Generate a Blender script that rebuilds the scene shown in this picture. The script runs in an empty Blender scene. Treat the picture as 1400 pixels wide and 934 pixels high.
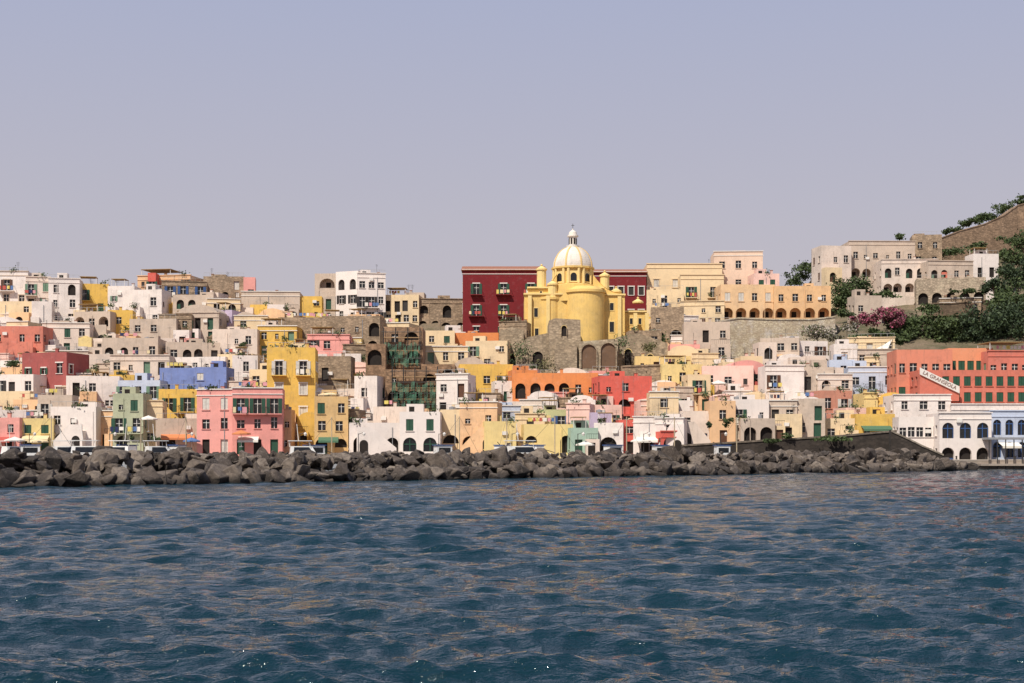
import bpy, bmesh, math, random
import numpy as np
from mathutils import Vector, Matrix, noise as mnoise
R = random.Random(7)
R2 = random.Random(21)
K = 0.72/1400.0; H = 2.5; HOR = 618.0
sc = bpy.context.scene
# ------------------------------------------------------------------ survey helper: bearing/elevation + distance -> metres
def W(px, py, D): return Vector(((px-700)*K*D, D, H+(HOR-py)*K*D))
def XW(px, D): return (px-700)*K*D
def ZW(py, D): return H+(HOR-py)*K*D
def lin(c):
    return tuple(((v/255.0)/12.92 if v/255.0 <= .04045 else ((v/255.0+.055)/1.055)**2.4) for v in c)
def smooth(a, b, x):
    t = min(1, max(0, (x-a)/(b-a))); return t*t*(3-2*t)
# ------------------------------------------------------------------ materials
def newmat(name):
    m = bpy.data.materials.new(name); m.use_nodes = True
    nt = m.node_tree; b = nt.nodes['Principled BSDF']; return m, nt, b
def N(nt, t, **kw):
    n = nt.nodes.new(t)
    for k, v in kw.items(): setattr(n, k, v)
    return n
def noise(nt, vec, scale, detail=5, rough=.6):
    n = N(nt, 'ShaderNodeTexNoise'); n.inputs['Scale'].default_value = scale
    n.inputs['Detail'].default_value = detail; n.inputs['Roughness'].default_value = rough
    nt.links.new(vec, n.inputs['Vector']); return n.outputs['Fac']
def ramp(nt, fac, stops):
    r = N(nt, 'ShaderNodeValToRGB'); e = r.color_ramp.elements
    while len(e) < len(stops): e.new(.5)
    for i, (p, c) in enumerate(stops):
        e[i].position = p
        e[i].color = (c, c, c, 1) if not isinstance(c, tuple) else (*c[:3], 1)
    nt.links.new(fac, r.inputs['Fac']); return r.outputs['Color']
def mix(nt, fac, a, b, mode='MIX'):
    m = N(nt, 'ShaderNodeMix', data_type='RGBA', blend_type=mode)
    for sock, v in ((m.inputs[0], fac), (m.inputs[6], a), (m.inputs[7], b)):
        if isinstance(v, (int, float)): sock.default_value = v
        elif isinstance(v, tuple): sock.default_value = (*v[:3], 1)
        else: nt.links.new(v, sock)
    return m.outputs[2]
def mapping(nt, vec, s):
    m = N(nt, 'ShaderNodeMapping'); m.inputs['Scale'].default_value = s
    nt.links.new(vec, m.inputs['Vector']); return m.outputs['Vector']
def bump(nt, b, h, st, d):
    bm = N(nt, 'ShaderNodeBump'); bm.inputs['Strength'].default_value = st; bm.inputs['Distance'].default_value = d
    nt.links.new(h, bm.inputs['Height']); nt.links.new(bm.outputs['Normal'], b.inputs['Normal'])
_pl = {}
def plaster(c, dirt=.5):
    key = (c, dirt)
    if key in _pl: return _pl[key]
    m, nt, b = newmat('plaster_%d_%d_%d' % c)
    pos = N(nt, 'ShaderNodeNewGeometry').outputs['Position']
    base = tuple(v*k_+.006 for v, k_ in zip(lin(c), (.92, .885, .88)))
    g = sum(base)/3
    fade = tuple(v*.68+g*.06 for v in base)
    pale = tuple(v*.82+.12 for v in base)
    n1 = noise(nt, pos, .33, 6, .7)
    f1 = ramp(nt, n1, [(.44, 0.0), (.66, .85*min(1, dirt*1.4))])
    col = mix(nt, f1, base, fade)
    n4 = noise(nt, pos, .8, 6, .75)
    col = mix(nt, ramp(nt, n4, [(.54, 0.0), (.63, .45*dirt)]), col, pale)
    n5 = noise(nt, pos, .9, 8, .8)
    col = mix(nt, ramp(nt, n5, [(.31, min(1, dirt*.95)), (.42, 0.0)]), col, (base[0]*.48+.01, base[1]*.42+.008, base[2]*.38+.006))
    n2 = noise(nt, mapping(nt, pos, (1.6, 1.6, .2)), 1.5, 6, .75)
    col = mix(nt, ramp(nt, n2, [(.55, 0.0), (.82, min(1, dirt*1.1))]), col, (g*.36+.02, g*.29+.013, g*.22+.01))
    nt.links.new(col, b.inputs['Base Color']); b.inputs['Roughness'].default_value = .93
    b.inputs['Specular IOR Level'].default_value = .2
    bump(nt, b, n5, .55, .09)
    _pl[key] = m; return m
def stone(c, scale=2.0, name='rubble_stone'):
    key = ('st', c, scale)
    if key in _pl: return _pl[key]
    m, nt, b = newmat(name+'_%d_%d_%d' % c)
    pos = N(nt, 'ShaderNodeNewGeometry').outputs['Position']
    base = lin(c)
    v = N(nt, 'ShaderNodeTexVoronoi'); v.inputs['Scale'].default_value = scale
    nt.links.new(mapping(nt, pos, (1, 1, 1.8)), v.inputs['Vector'])
    sep = N(nt, 'ShaderNodeSeparateColor'); nt.links.new(v.outputs['Color'], sep.inputs[0])
    col = mix(nt, sep.outputs[0], tuple(x*.62 for x in base), tuple(min(.75, x*1.2) for x in base))
    col = mix(nt, ramp(nt, v.outputs['Distance'], [(.35, 0.0), (.62, .5)]), col, tuple(x*.4 for x in base))
    n1 = noise(nt, pos, .22, 7, .75)
    col = mix(nt, ramp(nt, n1, [(.42, 0.0), (.64, .6)]), col, (base[0]*.5, base[1]*.48, base[2]*.45))
    n2 = noise(nt, pos, .5, 8, .8)
    col = mix(nt, ramp(nt, n2, [(.50, 0.0), (.66, .7)]), col, (min(.6, base[0]*1.4), min(.55, base[1]*1.38), min(.5, base[2]*1.35)))
    nt.links.new(col, b.inputs['Base Color']); b.inputs['Roughness'].default_value = .95
    bump(nt, b, sep.outputs[0], .6, .12)
    _pl[key] = m; return m
def simple(name, c, rough=.6, var=.25, metal=0, alpha=1):
    key = ('s', name)
    if key in _pl: return _pl[key]
    m, nt, b = newmat(name)
    pos = N(nt, 'ShaderNodeNewGeometry').outputs['Position']
    base = lin(c)
    n = noise(nt, pos, 2.5, 4)
    col = mix(nt, ramp(nt, n, [(.35, 0.0), (.7, 1.0)]), base, tuple(v*(1-var) for v in base))
    nt.links.new(col, b.inputs['Base Color']); b.inputs['Roughness'].default_value = rough
    b.inputs['Metallic'].default_value = metal; b.inputs['Alpha'].default_value = alpha
    _pl[key] = m; return m
def leafmat(name, a, b_, c=None):
    m, nt, b = newmat(name); g = N(nt, 'ShaderNodeNewGeometry')
    col = ramp(nt, g.outputs['Random Per Island'], [(0.0, a), (1.0, b_)] if not c else [(0.0, a), (.5, b_), (.6, c), (1.0, c)])
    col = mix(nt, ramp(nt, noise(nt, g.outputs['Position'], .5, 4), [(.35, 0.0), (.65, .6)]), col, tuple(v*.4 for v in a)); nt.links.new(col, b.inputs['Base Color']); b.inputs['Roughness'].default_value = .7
    return m
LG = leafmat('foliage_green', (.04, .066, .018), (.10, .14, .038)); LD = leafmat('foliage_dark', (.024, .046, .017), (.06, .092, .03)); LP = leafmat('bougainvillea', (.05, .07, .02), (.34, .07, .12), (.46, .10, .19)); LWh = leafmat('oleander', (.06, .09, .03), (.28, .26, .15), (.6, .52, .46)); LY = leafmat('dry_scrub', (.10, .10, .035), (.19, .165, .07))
C = dict(W=(238, 230, 222), W2=(230, 215, 200), CR=(234, 212, 172), GY=(206, 190, 172), ST=(168, 146, 122), YL=(234, 194, 98),
         PY=(236, 214, 148), PK=(236, 168, 158), RD=(124, 36, 42), CO=(222, 106, 92), OR=(226, 144, 86), BL=(126, 146, 202),
         LB=(196, 208, 226), GN=(184, 190, 160), PE=(236, 196, 152), SA=(216, 126, 106), LV=(198, 184, 208), DP=(172, 94, 90),
         TU=(160, 200, 184), BR=(156, 122, 92), CH=(224, 190, 112), PW=(240, 204, 190))
GLASS = simple('window_glass', (34, 36, 38), .15, .3)
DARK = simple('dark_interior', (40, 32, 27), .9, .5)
SH = [simple('shutter_green', (36, 78, 58), .6), simple('shutter_brown', (92, 58, 38), .6), simple('shutter_blue', (54, 86, 136), .6),
      simple('shutter_white', (208, 202, 192), .6), simple('shutter_dark', (52, 46, 42), .6), simple('shutter_pale_green', (106, 136, 112), .6)]
FR = simple('white_paint', (226, 220, 212), .6, .12)
IRON = simple('iron_rail', (56, 52, 50), .6)
RAILW = simple('pale_rail', (170, 168, 165), .6)
ROOF = plaster((190, 168, 146), .6)
TILE = simple('terracotta', (168, 112, 86), .85, .45)
AWN = [simple('canvas_white', (232, 226, 214), .8, .08), simple('canvas_cream', (226, 206, 164), .8, .1), simple('canvas_orange', (212, 132, 84), .8, .1),
       simple('canvas_green', (76, 112, 88), .8, .1), simple('canvas_red', (184, 84, 74), .8, .1), simple('canvas_blue', (88, 118, 166), .8, .1)]
CLOTH = [AWN[0], AWN[1], AWN[0], AWN[5], AWN[4], simple('cloth_pink', (226, 160, 166), .9), simple('cloth_navy', (44, 52, 90), .9), simple('cloth_yellow', (226, 204, 110), .9)]
TANK = simple('tank_grey', (150, 150, 152), .5)
# ------------------------------------------------------------------ geometry collector
class Geo:
    def __init__(s): s.p = {}
    def face(s, part, mat, pts):
        d = s.p.setdefault(part, [[], [], [], []]); n = len(d[0])
        d[0].extend(pts); d[1].append(tuple(range(n, n+len(pts))))
        if mat not in d[3]: d[3].append(mat)
        d[2].append(d[3].index(mat))
    def bx(s, part, mat, o, u, n, u0, u1, z0, z1, d0, d1):
        # o 2D origin, u along, n outward ; d measured OUTWARD
        def P(a, z, d): return Vector((o[0]+u[0]*a+n[0]*d, o[1]+u[1]*a+n[1]*d, z))
        A = [P(u0, z0, d1), P(u1, z0, d1), P(u1, z1, d1), P(u0, z1, d1)]
        B = [P(u0, z0, d0), P(u1, z0, d0), P(u1, z1, d0), P(u0, z1, d0)]
        f = s.face
        f(part, mat, A); f(part, mat, B[::-1]); f(part, mat, [A[3], A[2], B[2], B[3]]); f(part, mat, [B[0], B[1], A[1], A[0]])
        f(part, mat, [A[1], B[1], B[2], A[2]]); f(part, mat, [B[0], A[0], A[3], B[3]])
    def rev(s, part, mat, cx, cy, prof, n=24, a0=0, a1=2*math.pi):
        for i in range(n):
            t0 = a0+(a1-a0)*i/n; t1 = a0+(a1-a0)*(i+1)/n
            for (r0, z0), (r1, z1) in zip(prof[:-1], prof[1:]):
                p = [Vector((cx+r0*math.cos(t0), cy+r0*math.sin(t0), z0)), Vector((cx+r0*math.cos(t1), cy+r0*math.sin(t1), z0)),
                     Vector((cx+r1*math.cos(t1), cy+r1*math.sin(t1), z1)), Vector((cx+r1*math.cos(t0), cy+r1*math.sin(t0), z1))]
                if r1 < 1e-4: p = p[:3]
                elif r0 < 1e-4: p = [p[0], p[2], p[3]]
                s.face(part, mat, p)
    def tube(s, part, mat, a, b, r, n=5):
        a = Vector(a); b = Vector(b); d = (b-a).normalized()
        x = d.orthogonal().normalized(); y = d.cross(x)
        for i in range(n):
            t0 = 2*math.pi*i/n; t1 = 2*math.pi*(i+1)/n
            v0 = (x*math.cos(t0)+y*math.sin(t0))*r; v1 = (x*math.cos(t1)+y*math.sin(t1))*r
            s.face(part, mat, [a+v0, a+v1, b+v1, b+v0])
    def tuft(s, part, mat, c, r, n):
        for _ in range(n):
            p = Vector(c)+Vector((R.gauss(0, .45), R.gauss(0, .45), R.gauss(0, .4)))*r
            a = Vector((R.gauss(0, 1), R.gauss(0, 1), R.gauss(0, 1))).normalized(); b = a.orthogonal().normalized()*.12; a *= .2
            s.face(part, mat, [p-a, p-b, p+a, p+b])
    def build(s, name, origin):
        e = bpy.data.objects.new(name, None); e.location = origin; e.empty_display_size = .5
        sc.collection.objects.link(e); og = Vector(origin)
        for part, (v, f, mi, ms) in s.p.items():
            me = bpy.data.meshes.new(part); me.from_pydata([tuple(Vector(p)-og) for p in v], [], f)
            for m in ms: me.materials.append(m)
            me.polygons.foreach_set('material_index', mi)
            ob = bpy.data.objects.new(part, me); sc.collection.objects.link(ob); ob.parent = e
        return e
# ------------------------------------------------------------------ wall with real openings
def wall(G, o, u, w, n, z0, z1, zb, floors, mat, trim=None, shut=0, back=None):
    """floors: list of (za, zb_, [openings]) ; opening=(uc,w,zsill,h,kind)"""
    def P(a, z, d=0): return Vector((o[0]+u[0]*a+n[0]*d, o[1]+u[1]*a+n[1]*d, z))
    def q(a0, a1, c0, c1, d=0, m=mat, part='walls'):
        if a1-a0 < .01 or c1-c0 < .01: return
        G.face(part, m, [P(a0, c0, d), P(a1, c0, d), P(a1, c1, d), P(a0, c1, d)])
    if z0 > zb: q(0, w, zb, z0)
    last = z0
    for (fa, fb, ops) in floors:
        cur = 0
        for (uc, ow, zs, oh, kind) in sorted(ops):
            a0 = uc-ow/2; a1 = uc+ow/2
            if a0 < cur+.1 or a1 > w-.1: continue
            c0 = fa+zs; c1 = min(c0+oh, fb-.08)
            q(cur, a0, fa, fb); cur = a1
            q(a0, a1, fa, c0); q(a0, a1, c1, fb)
            arch = kind in 'aAlD'
            dp = {'a': .35, 'A': .3, 'l': 1.8, 'D': .6}.get(kind, .26)
            zt = c1
            if arch:
                r = ow/2; rz = min(r, (c1-c0)*.5); cz = c1-rz; nseg = 8
                pts = [(uc-r*math.cos(math.pi*i/nseg), cz+rz*math.sin(math.pi*i/nseg)) for i in range(nseg+1)]
                for i in range(nseg):
                    (xa, ya), (xb, yb_) = pts[i], pts[i+1]
                    G.face('walls', mat, [P(xa, ya), P(xb, yb_), P(xb, c1), P(xa, c1)])
                    G.face('walls', mat, [P(xa, ya), P(xa, ya, -dp), P(xb, yb_, -dp), P(xb, yb_)])
                zt = cz
            else:
                G.face('walls', mat, [P(a0, c1), P(a1, c1), P(a1, c1, -dp), P(a0, c1, -dp)])
            G.face('walls', mat, [P(a0, c0), P(a0, c0, -dp), P(a0, zt, -dp), P(a0, zt)])
            G.face('walls', mat, [P(a1, c0), P(a1, zt), P(a1, zt, -dp), P(a1, c0, -dp)])
            G.face('walls', mat, [P(a0, c0), P(a1, c0), P(a1, c0, -dp), P(a0, c0, -dp)])
            sm = SH[shut]
            bx = lambda part, m, x0, x1, y0, y1, d0, d1: G.bx(part, m, o, u, n, x0, x1, y0, y1, d0, d1)
            if kind == 'l':
                q(a0, a1, c0, c1, -dp, back or mat, 'walls')
                bx('doors', DARK, uc-.5, uc+.5, c0, c0+min(2.1, oh*.8), -dp, -dp+.05)
                bx('balcony', mat, a0, a1, c0, c0+.75, -.3, -.08)
            elif kind in 'aD':
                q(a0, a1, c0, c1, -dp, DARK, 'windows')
                if kind == 'a' and R.random() < .5: bx('windows', sm, a0, uc-.02, c0, c0+(c1-c0)*.55, -dp, -dp+.08)
                if kind == 'D' and R.random() < .5: bx('doors', sm if R.random() < .5 else mat, a0+.02, a1-.02, c0, c0+(c1-c0)*R.uniform(.3, .6), -dp+.01, -dp+.1)
            elif kind == 'A':
                q(a0, a1, c0, c1, -dp, GLASS, 'windows')
                bx('windows', sm, uc-.06, uc+.06, c0, c1, -dp+.01, -dp+.1); bx('windows', sm, a0, a1, zt-.07, zt+.07, -dp+.01, -dp+.09)
                bx('windows', sm, a0, a0+.1, c0, zt-.07, -dp+.01, -dp+.1); bx('windows', sm, a1-.1, a1, c0, zt-.07, -dp+.01, -dp+.1)
            elif kind == 's':
                q(a0, a1, c0, c1, -.14, sm, 'shutters')
                bx('shutters', sm, a0+.02, uc-.03, c0+.03, c1-.03, -.13, -.07); bx('shutters', sm, uc+.03, a1-.02, c0+.03, c1-.03, -.13, -.07)
            elif kind == 'd':
                q(a0, a1, c0, c1, -dp, sm if R.random() < .6 else DARK, 'doors')
            else:
                q(a0, a1, c0, c1, -dp, GLASS, 'windows')
                bx('windows', FR, uc-.04, uc+.04, c0, c1, -dp+.01, -dp+.07)
                bx('windows', FR, a0, uc-.04, c0+(c1-c0)*.62, c0+(c1-c0)*.62+.07, -dp+.01, -dp+.06)
                bx('windows', FR, uc+.04, a1, c0+(c1-c0)*.62, c0+(c1-c0)*.62+.07, -dp+.01, -dp+.06)
            if kind in 'ob' and R.random() < .8:
                hw = ow*.5
                bx('shutters', sm, a0-hw, a0-.02, c0, c1, .02, .08); bx('shutters', sm, a1+.02, a1+hw, c0, c1, .02, .08)
            if trim and not arch:
                t = .16
                if kind not in 'ob': bx('trim', trim, a0-t, a0, c0, c1, .002, .06); bx('trim', trim, a1, a1+t, c0, c1, .002, .06)
                bx('trim', trim, a0-t-.05, a1+t+.05, c1, c1+.2, .002, .12)
            if kind in 'wso' and zs > .5:
                bx('trim', trim or mat, a0-.12, a1+.12, c0-.1, c0, .002, .14)
            if kind == 'b':
                bw = .6 if R.random() < .6 else 1.0
                bx('balcony', mat, a0-bw, a1+bw, c0-.16, c0-.02, .002, .95)
                x0 = a0-bw+.03; x1 = a1+bw-.03
                bx('railing', IRON, x0, x1, c0+.9, c0+.96, .88, .93)
                nb = int((x1-x0)/.28)
                for i in range(nb+1):
                    xx = x0+(x1-x0)*i/nb; bx('railing', IRON, xx-.015, xx+.015, c0-.02, c0+.9, .89, .92)
                for xx in (x0, x1-.04): bx('railing', IRON, xx, xx+.04, c0+.9, c0+.96, .01, .88)
                if R.random() < .35:
                    cu = x0+.1
                    while cu < x1-.4:
                        cw = R.uniform(.35, .7); bx('laundry', R.choice(CLOTH), cu, min(cu+cw, x1), c0+.9-R.uniform(.5, .85), c0+.93, .94, .96); cu += cw+R.uniform(.05, .3)
                elif R.random() < .3: G.tuft('plants', LG, P(x0+.4, c0+.7, .7), .5, 30)
        q(cur, w, fa, fb); last = fb
    q(0, w, last, z1)
def layout(w, z0, z1, par, kinds, f=None, c=None, reg=False, skip=.12, fh=2.95):
    h = z1-par-z0; nf = f or max(1, round(h/fh)); fh = h/nf; out = []
    ncol = c if c is not None else max(1, int(w/2.35))
    for i in range(nf):
        ops = []; kd = kinds[i % len(kinds)] if isinstance(kinds, (list, tuple)) else None
        for j in range(ncol):
            if not reg and R.random() < skip: continue
            cell = w/ncol; uc = (j+.5)*cell+(0 if reg else R.uniform(-.3, .3))
            k = R.choice(kd or kinds)
            if k in 'w': ow, zs, oh = R.uniform(.9, 1.25), .9, R.uniform(1.2, 1.7)
            elif k in 'so': ow, zs, oh = 1.1, .75, 1.75
            elif k in 'bd': ow, zs, oh = 1.15, .06, 2.25
            elif k == 'a': ow, zs, oh = min(cell*.7, 1.5), .25, 2.2
            elif k == 'A': ow, zs, oh = min(cell*.66, 2.4), .5, 2.3
            elif k == 'l': ow, zs, oh = min(cell*.8, 3.2), .08, 2.75
            elif k == 'D': ow, zs, oh = min(cell*.72, 2.6), .0, 2.6
            if not reg:
                if k in 'wso' and R.random() < .2: ow *= .65; oh *= .6
                zs += R.uniform(0, .15)
            ow = min(ow, cell*.8); oh = min(oh, fh-zs-.25)
            if k in 'o': ow = min(ow, cell*.45)
            if oh > .4: ops.append((uc, ow, zs, oh, k))
        out.append((z0+i*fh, z0+(i+1)*fh, ops))
    return out
def antenna(G, x, y, z):
    h = R.uniform(1.6, 3.2); G.tube('antenna', IRON, (x, y, z), (x, y, z+h), .03, 4)
    a = R.uniform(0, 3)
    for j in range(R.randint(2, 5)):
        zz = z+h-.12-j*.22; l = .45-.05*j
        G.tube('antenna', IRON, (x-l*math.cos(a), y-l*math.sin(a), zz), (x+l*math.cos(a), y+l*math.sin(a), zz), .02, 4)
def umbrella_geo(G, x, y, z, r, m):
    G.tube('pole', FR, (x, y, z), (x, y, z+2.5), .04, 6)
    n = 8
    for i in range(n):
        a, b = 2*math.pi*i/n, 2*math.pi*(i+1)/n
        p0 = Vector((x+r*math.cos(a), y+r*math.sin(a), z+2.0)); p1 = Vector((x+r*math.cos(b), y+r*math.sin(b), z+2.0))
        G.face('canopy', m, [p0, p1, Vector((x, y, z+2.5))])
        G.face('canopy', m, [p0, p1, p1-Vector((0, 0, .18)), p0-Vector((0, 0, .18))])
def umbrella(px, py, D, r=1.5, m=0):
    G = Geo(); p = W(px, py, D); umbrella_geo(G, p.x, p.y, p.z-2.5, r, AWN[m]); G.rev('base', TANK, p.x, p.y, [(.3, p.z-2.5), (.3, p.z-2.4), (0, p.z-2.4)], 8)
    G.build('patio_umbrella', (p.x, p.y, p.z-2.5))
NAMES = dict(W='white_house', W2='white_house', CR='cream_house', GY='grey_house', ST='stone_house', YL='yellow_house', PY='pale_yellow_house', PK='pink_house',
             RD='red_palazzo', CO='coral_house', OR='orange_house', BL='blue_house', LB='pale_blue_house', GN='green_house', PE='peach_house', SA='salmon_house',
             LV='lavender_house', DP='dark_pink_house', TU='turquoise_house', BR='brown_house', CH='yellow_house', PW='pale_pink_house')
PLACED = []
def Dof(yb): return 218+max(0, 605-yb)*.42
def house(c, x0, x1, yt, yb, k='wwsobda', d=None, rot=None, dep=None, f=None, nc=None, reg=False, tr=None, sh=None, cor=None, roof=None,
          side='wws', dirt=None, clutter=True, mat=None, par=None, name=None, awn=None, stair=None, skip=.12, fh=2.95, annex=None):
    D = d or Dof(yb)+R.uniform(-1, 1)
    PLACED.append((x0, x1, yt, yb, D))
    w = (x1-x0)*K*D; xc = XW((x0+x1)/2, D); z0 = ZW(yb, D); z1 = ZW(yt, D)
    rt = math.radians(rot if rot is not None else R.uniform(-14, 14))
    u = (math.cos(rt), math.sin(rt)); n = (math.sin(rt), -math.cos(rt)); w = w/max(.6, math.cos(rt))*.99
    o = (xc-u[0]*w/2, D-u[1]*w/2); dep = dep or min(10, max(5, w*.85))
    par = par if par is not None else min(.75, (z1-z0)*.15)
    dirt = dirt if dirt is not None else R.uniform(.4, .85)
    M = mat or (stone(C[c]) if c == 'ST' else plaster(C[c], round(dirt*5)/5)); sh = sh if sh is not None else R.choice([0, 0, 1, 1, 3, 4, 4, 5, 2])
    T = {None: None, 1: FR, 2: plaster(C['CR'], .2), 3: plaster(C['GY'], .4)}[tr]
    if stair is None and not reg and awn is None and roof is None and w > 5.5 and z1-z0 > 5.2 and yb > 470 and R2.random() < .22:
        stair = (R2.choice([-1, 1]), .25, .72, 0, R2.uniform(2.4, 3.4))
    G = Geo(); zb = z0-6; neg = (-n[0], -n[1]); nu = (-u[0], -u[1])
    wall(G, o, u, w, n, z0, z1, zb, layout(w, z0, z1, par, k, f, nc, reg, skip, fh), M, T, sh)
    oR = (o[0]+u[0]*w, o[1]+u[1]*w)
    wall(G, oR, neg, dep, u, z0, z1, zb, layout(dep, z0, z1, par, side, f, None, reg, .3, fh), M, T, sh)
    oL = (o[0]-n[0]*dep, o[1]-n[1]*dep)
    wall(G, oL, n, dep, nu, z0, z1, zb, layout(dep, z0, z1, par, side, f, None, reg, .3, fh), M, T, sh)
    G.bx('walls', M, o, u, n, 0, w, zb, z1-.01, -dep, -dep+.2)
    # parapet thickness and flat roof
    t = .28; zr = z1-par
    def P(a, z, dd): return Vector((o[0]+u[0]*a+n[0]*dd, o[1]+u[1]*a+n[1]*dd, z))
    G.face('roof', ROOF, [P(t, zr, -t), P(w-t, zr, -t), P(w-t, zr, -dep+t), P(t, zr, -dep+t)])
    rg = [(0, 0), (w, 0), (w, -dep), (0, -dep)]; ri = [(t, -t), (w-t, -t), (w-t, -dep+t), (t, -dep+t)]
    for i in range(4):
        j = (i+1) % 4
        G.face('roof', M, [P(rg[i][0], z1, rg[i][1]), P(rg[j][0], z1, rg[j][1]), P(ri[j][0], z1, ri[j][1]), P(ri[i][0], z1, ri[i][1])])
        G.face('roof', M, [P(ri[i][0], z1, ri[i][1]), P(ri[j][0], z1, ri[j][1]), P(ri[j][0], zr, ri[j][1]), P(ri[i][0], zr, ri[i][1])])
    if cor or (cor is None and R.random() < .3):
        cm = T or (FR if R.random() < .3 else M)
        G.bx('cornice', cm, o, u, n, -.15, w+.15, z1+.003, z1+.15, -.3, .16)
        G.bx('cornice', cm, o, u, n, -.12, w+.12, z1-.9, z1-.78, .002, .1)
    if roof == 'vault':
        ns = 10
        for i in range(ns):
            a0, a1 = math.pi*i/ns, math.pi*(i+1)/ns
            y0, y1 = w/2-(w/2-t)*math.cos(a0), w/2-(w/2-t)*math.cos(a1); h0, h1 = z1-.2+w*.22*math.sin(a0), z1-.2+w*.22*math.sin(a1)
            G.face('roof', M, [P(y0, h0, -.05), P(y1, h1, -.05), P(y1, h1, -dep+.05), P(y0, h0, -dep+.05)])
            G.face('roof', M, [P(y0, h0, -.05), P(y1, h1, -.05), P(y1, z1-.3, -.05), P(y0, z1-.3, -.05)])
    if roof == 'tile':
        G.face('roof', TILE, [P(-.3, z1, .35), P(w+.3, z1, .35), P(w+.3, z1+dep*.12, -dep*.5), P(-.3, z1+dep*.12, -dep*.5)])
        G.face('roof', TILE, [P(-.3, z1, -dep-.3), P(w+.3, z1, -dep-.3), P(w+.3, z1+dep*.12, -dep*.5), P(-.3, z1+dep*.12, -dep*.5)])
        G.bx('roof', TILE, o, u, n, -.3, w+.3, z1-.12, z1-.005, -dep, .34)
    if annex is None: annex = (not reg and not stair and awn is None and w > 3.6 and z1-z0 > 3.6 and R.random() < .5)
    if annex:
        aw = w*R.uniform(.35, .62); a0 = R.choice([0.02, w-aw-.02]); ad = R.uniform(1.0, 2.4); az = z0+(z1-z0)*R.uniform(.35, .6)
        AM = M if R.random() < .6 else plaster(C[R.choice(['W', 'W2', 'CR', 'GY', 'PE'])], .6)
        ao = (o[0]+u[0]*a0+n[0]*ad, o[1]+u[1]*a0+n[1]*ad)
        wall(G, ao, u, aw, n, z0-.3, az, zb, layout(aw, z0-.3, az, .3, 'wdDa', None, None, False, .1), AM, None, sh)
        for s_ in (0, aw-.2): G.bx('annex', AM, ao, u, n, s_, s_+.2, zb, az-.004, -ad, -.004)
        G.bx('annex', ROOF, ao, u, n, .2, aw-.2, az-.5, az-.35, -ad, -.004)
        if R.random() < .5:
            G.bx('railing', IRON, ao, u, n, .02, aw-.02, az+.75, az+.81, -.12, -.07)
            for i in range(int(aw/.35)+1): G.bx('railing', IRON, ao, u, n, .02+i*.35, .05+i*.35, az+.002, az+.75, -.11, -.08)
        if R.random() < .35: G.tuft('plants', LG, (ao[0]+u[0]*aw*.5, ao[1]+u[1]*aw*.5, az+.2), .8, 60)
    if clutter and roof is None:
        r = R.random
        if r() < .5 and w > 4:
            a = R.uniform(.5, w-3); ww = R.uniform(1.8, 2.8); hh = R.uniform(1.4, 2.2)
            G.bx('stair_hut', M, o, u, n, a, a+ww, zr, zr+hh, -dep+.5, -dep+2.7)
            G.bx('stair_hut', DARK, o, u, n, a+.4, a+1.2, zr, zr+hh*.8, -dep+2.7, -dep+2.72)
        if r() < .6:
            a = R.uniform(.4, w-.9); dd = -R.uniform(.6, dep-1)
            G.bx('chimney', M, o, u, n, a, a+.5, zr, z1+.7, dd-.4, dd); G.bx('chimney', TILE, o, u, n, a-.06, a+.56, z1+.7, z1+.8, dd-.46, dd+.06)
        for _ in range(R.choice([0, 0, 1, 1, 2])):
            a = R.uniform(.5, w-.5); p = P(a, zr, -R.uniform(.6, dep-.6)); antenna(G, p.x, p.y, zr)
        if r() < .2:
            p = P(R.uniform(.8, w-.8), zr, -dep*.6); G.rev('water_tank', TANK, p.x, p.y, [(.5, zr), (.5, zr+1.2), (0, zr+1.35)], 10)
        if r() < .25:   # roof-line railing
            G.bx('railing', RAILW, o, u, n, .1, w-.1, z1+.75, z1+.8, -.16, -.11)
            m_ = max(2, int(w/1.1))
            for i in range(m_+1):
                a = .1+(w-.25)*i/m_; G.bx('railing', RAILW, o, u, n, a, a+.04, z1+.002, z1+.75, -.16, -.12)
        if r() < .14 and w > 4:
            a = .8
            while a < w*.6:
                cw = R.uniform(.3, .7)
                if r() < .7: G.bx('laundry', R.choice(CLOTH), o, u, n, a, a+cw, z1+.45, z1+1.0, -1.62, -1.6)
                a += cw+.15
            G.bx('laundry', IRON, o, u, n, .4, w*.7, z1+1.0, z1+1.03, -1.63, -1.6)
        if r() < .14 and w > 4:   # reed-roofed pergola
            G.bx('pergola', simple('reed', (168, 138, 92), .95, .4), o, u, n, .5, w*.6, zr+2.2, zr+2.3, -dep*.7, -.6)
            for a in (.55, w*.6-.1):
                for dd in (-.75, -dep*.7+.1): G.bx('pergola', FR, o, u, n, a, a+.08, zr, zr+2.19, dd-.08, dd)
        if r() < .25: G.tuft('plants', LG, P(R.uniform(.5, w-.5), z1+.1, -.5), .9, 70)
        if r() < .4:
            a = R.uniform(.2, w-.3); G.bx('drainpipe', M if r() < .5 else TANK, o, u, n, a, a+.09, z0, zr, .003, .1)
    if R.random() < .3 and w > 4:
        a = R.uniform(.4, w-1.4); zz = z0+R.uniform(2.2, max(2.4, z1-z0-1.2)); G.bx('air_conditioner', FR, o, u, n, a, a+.8, zz, zz+.55, .004, .32)
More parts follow.
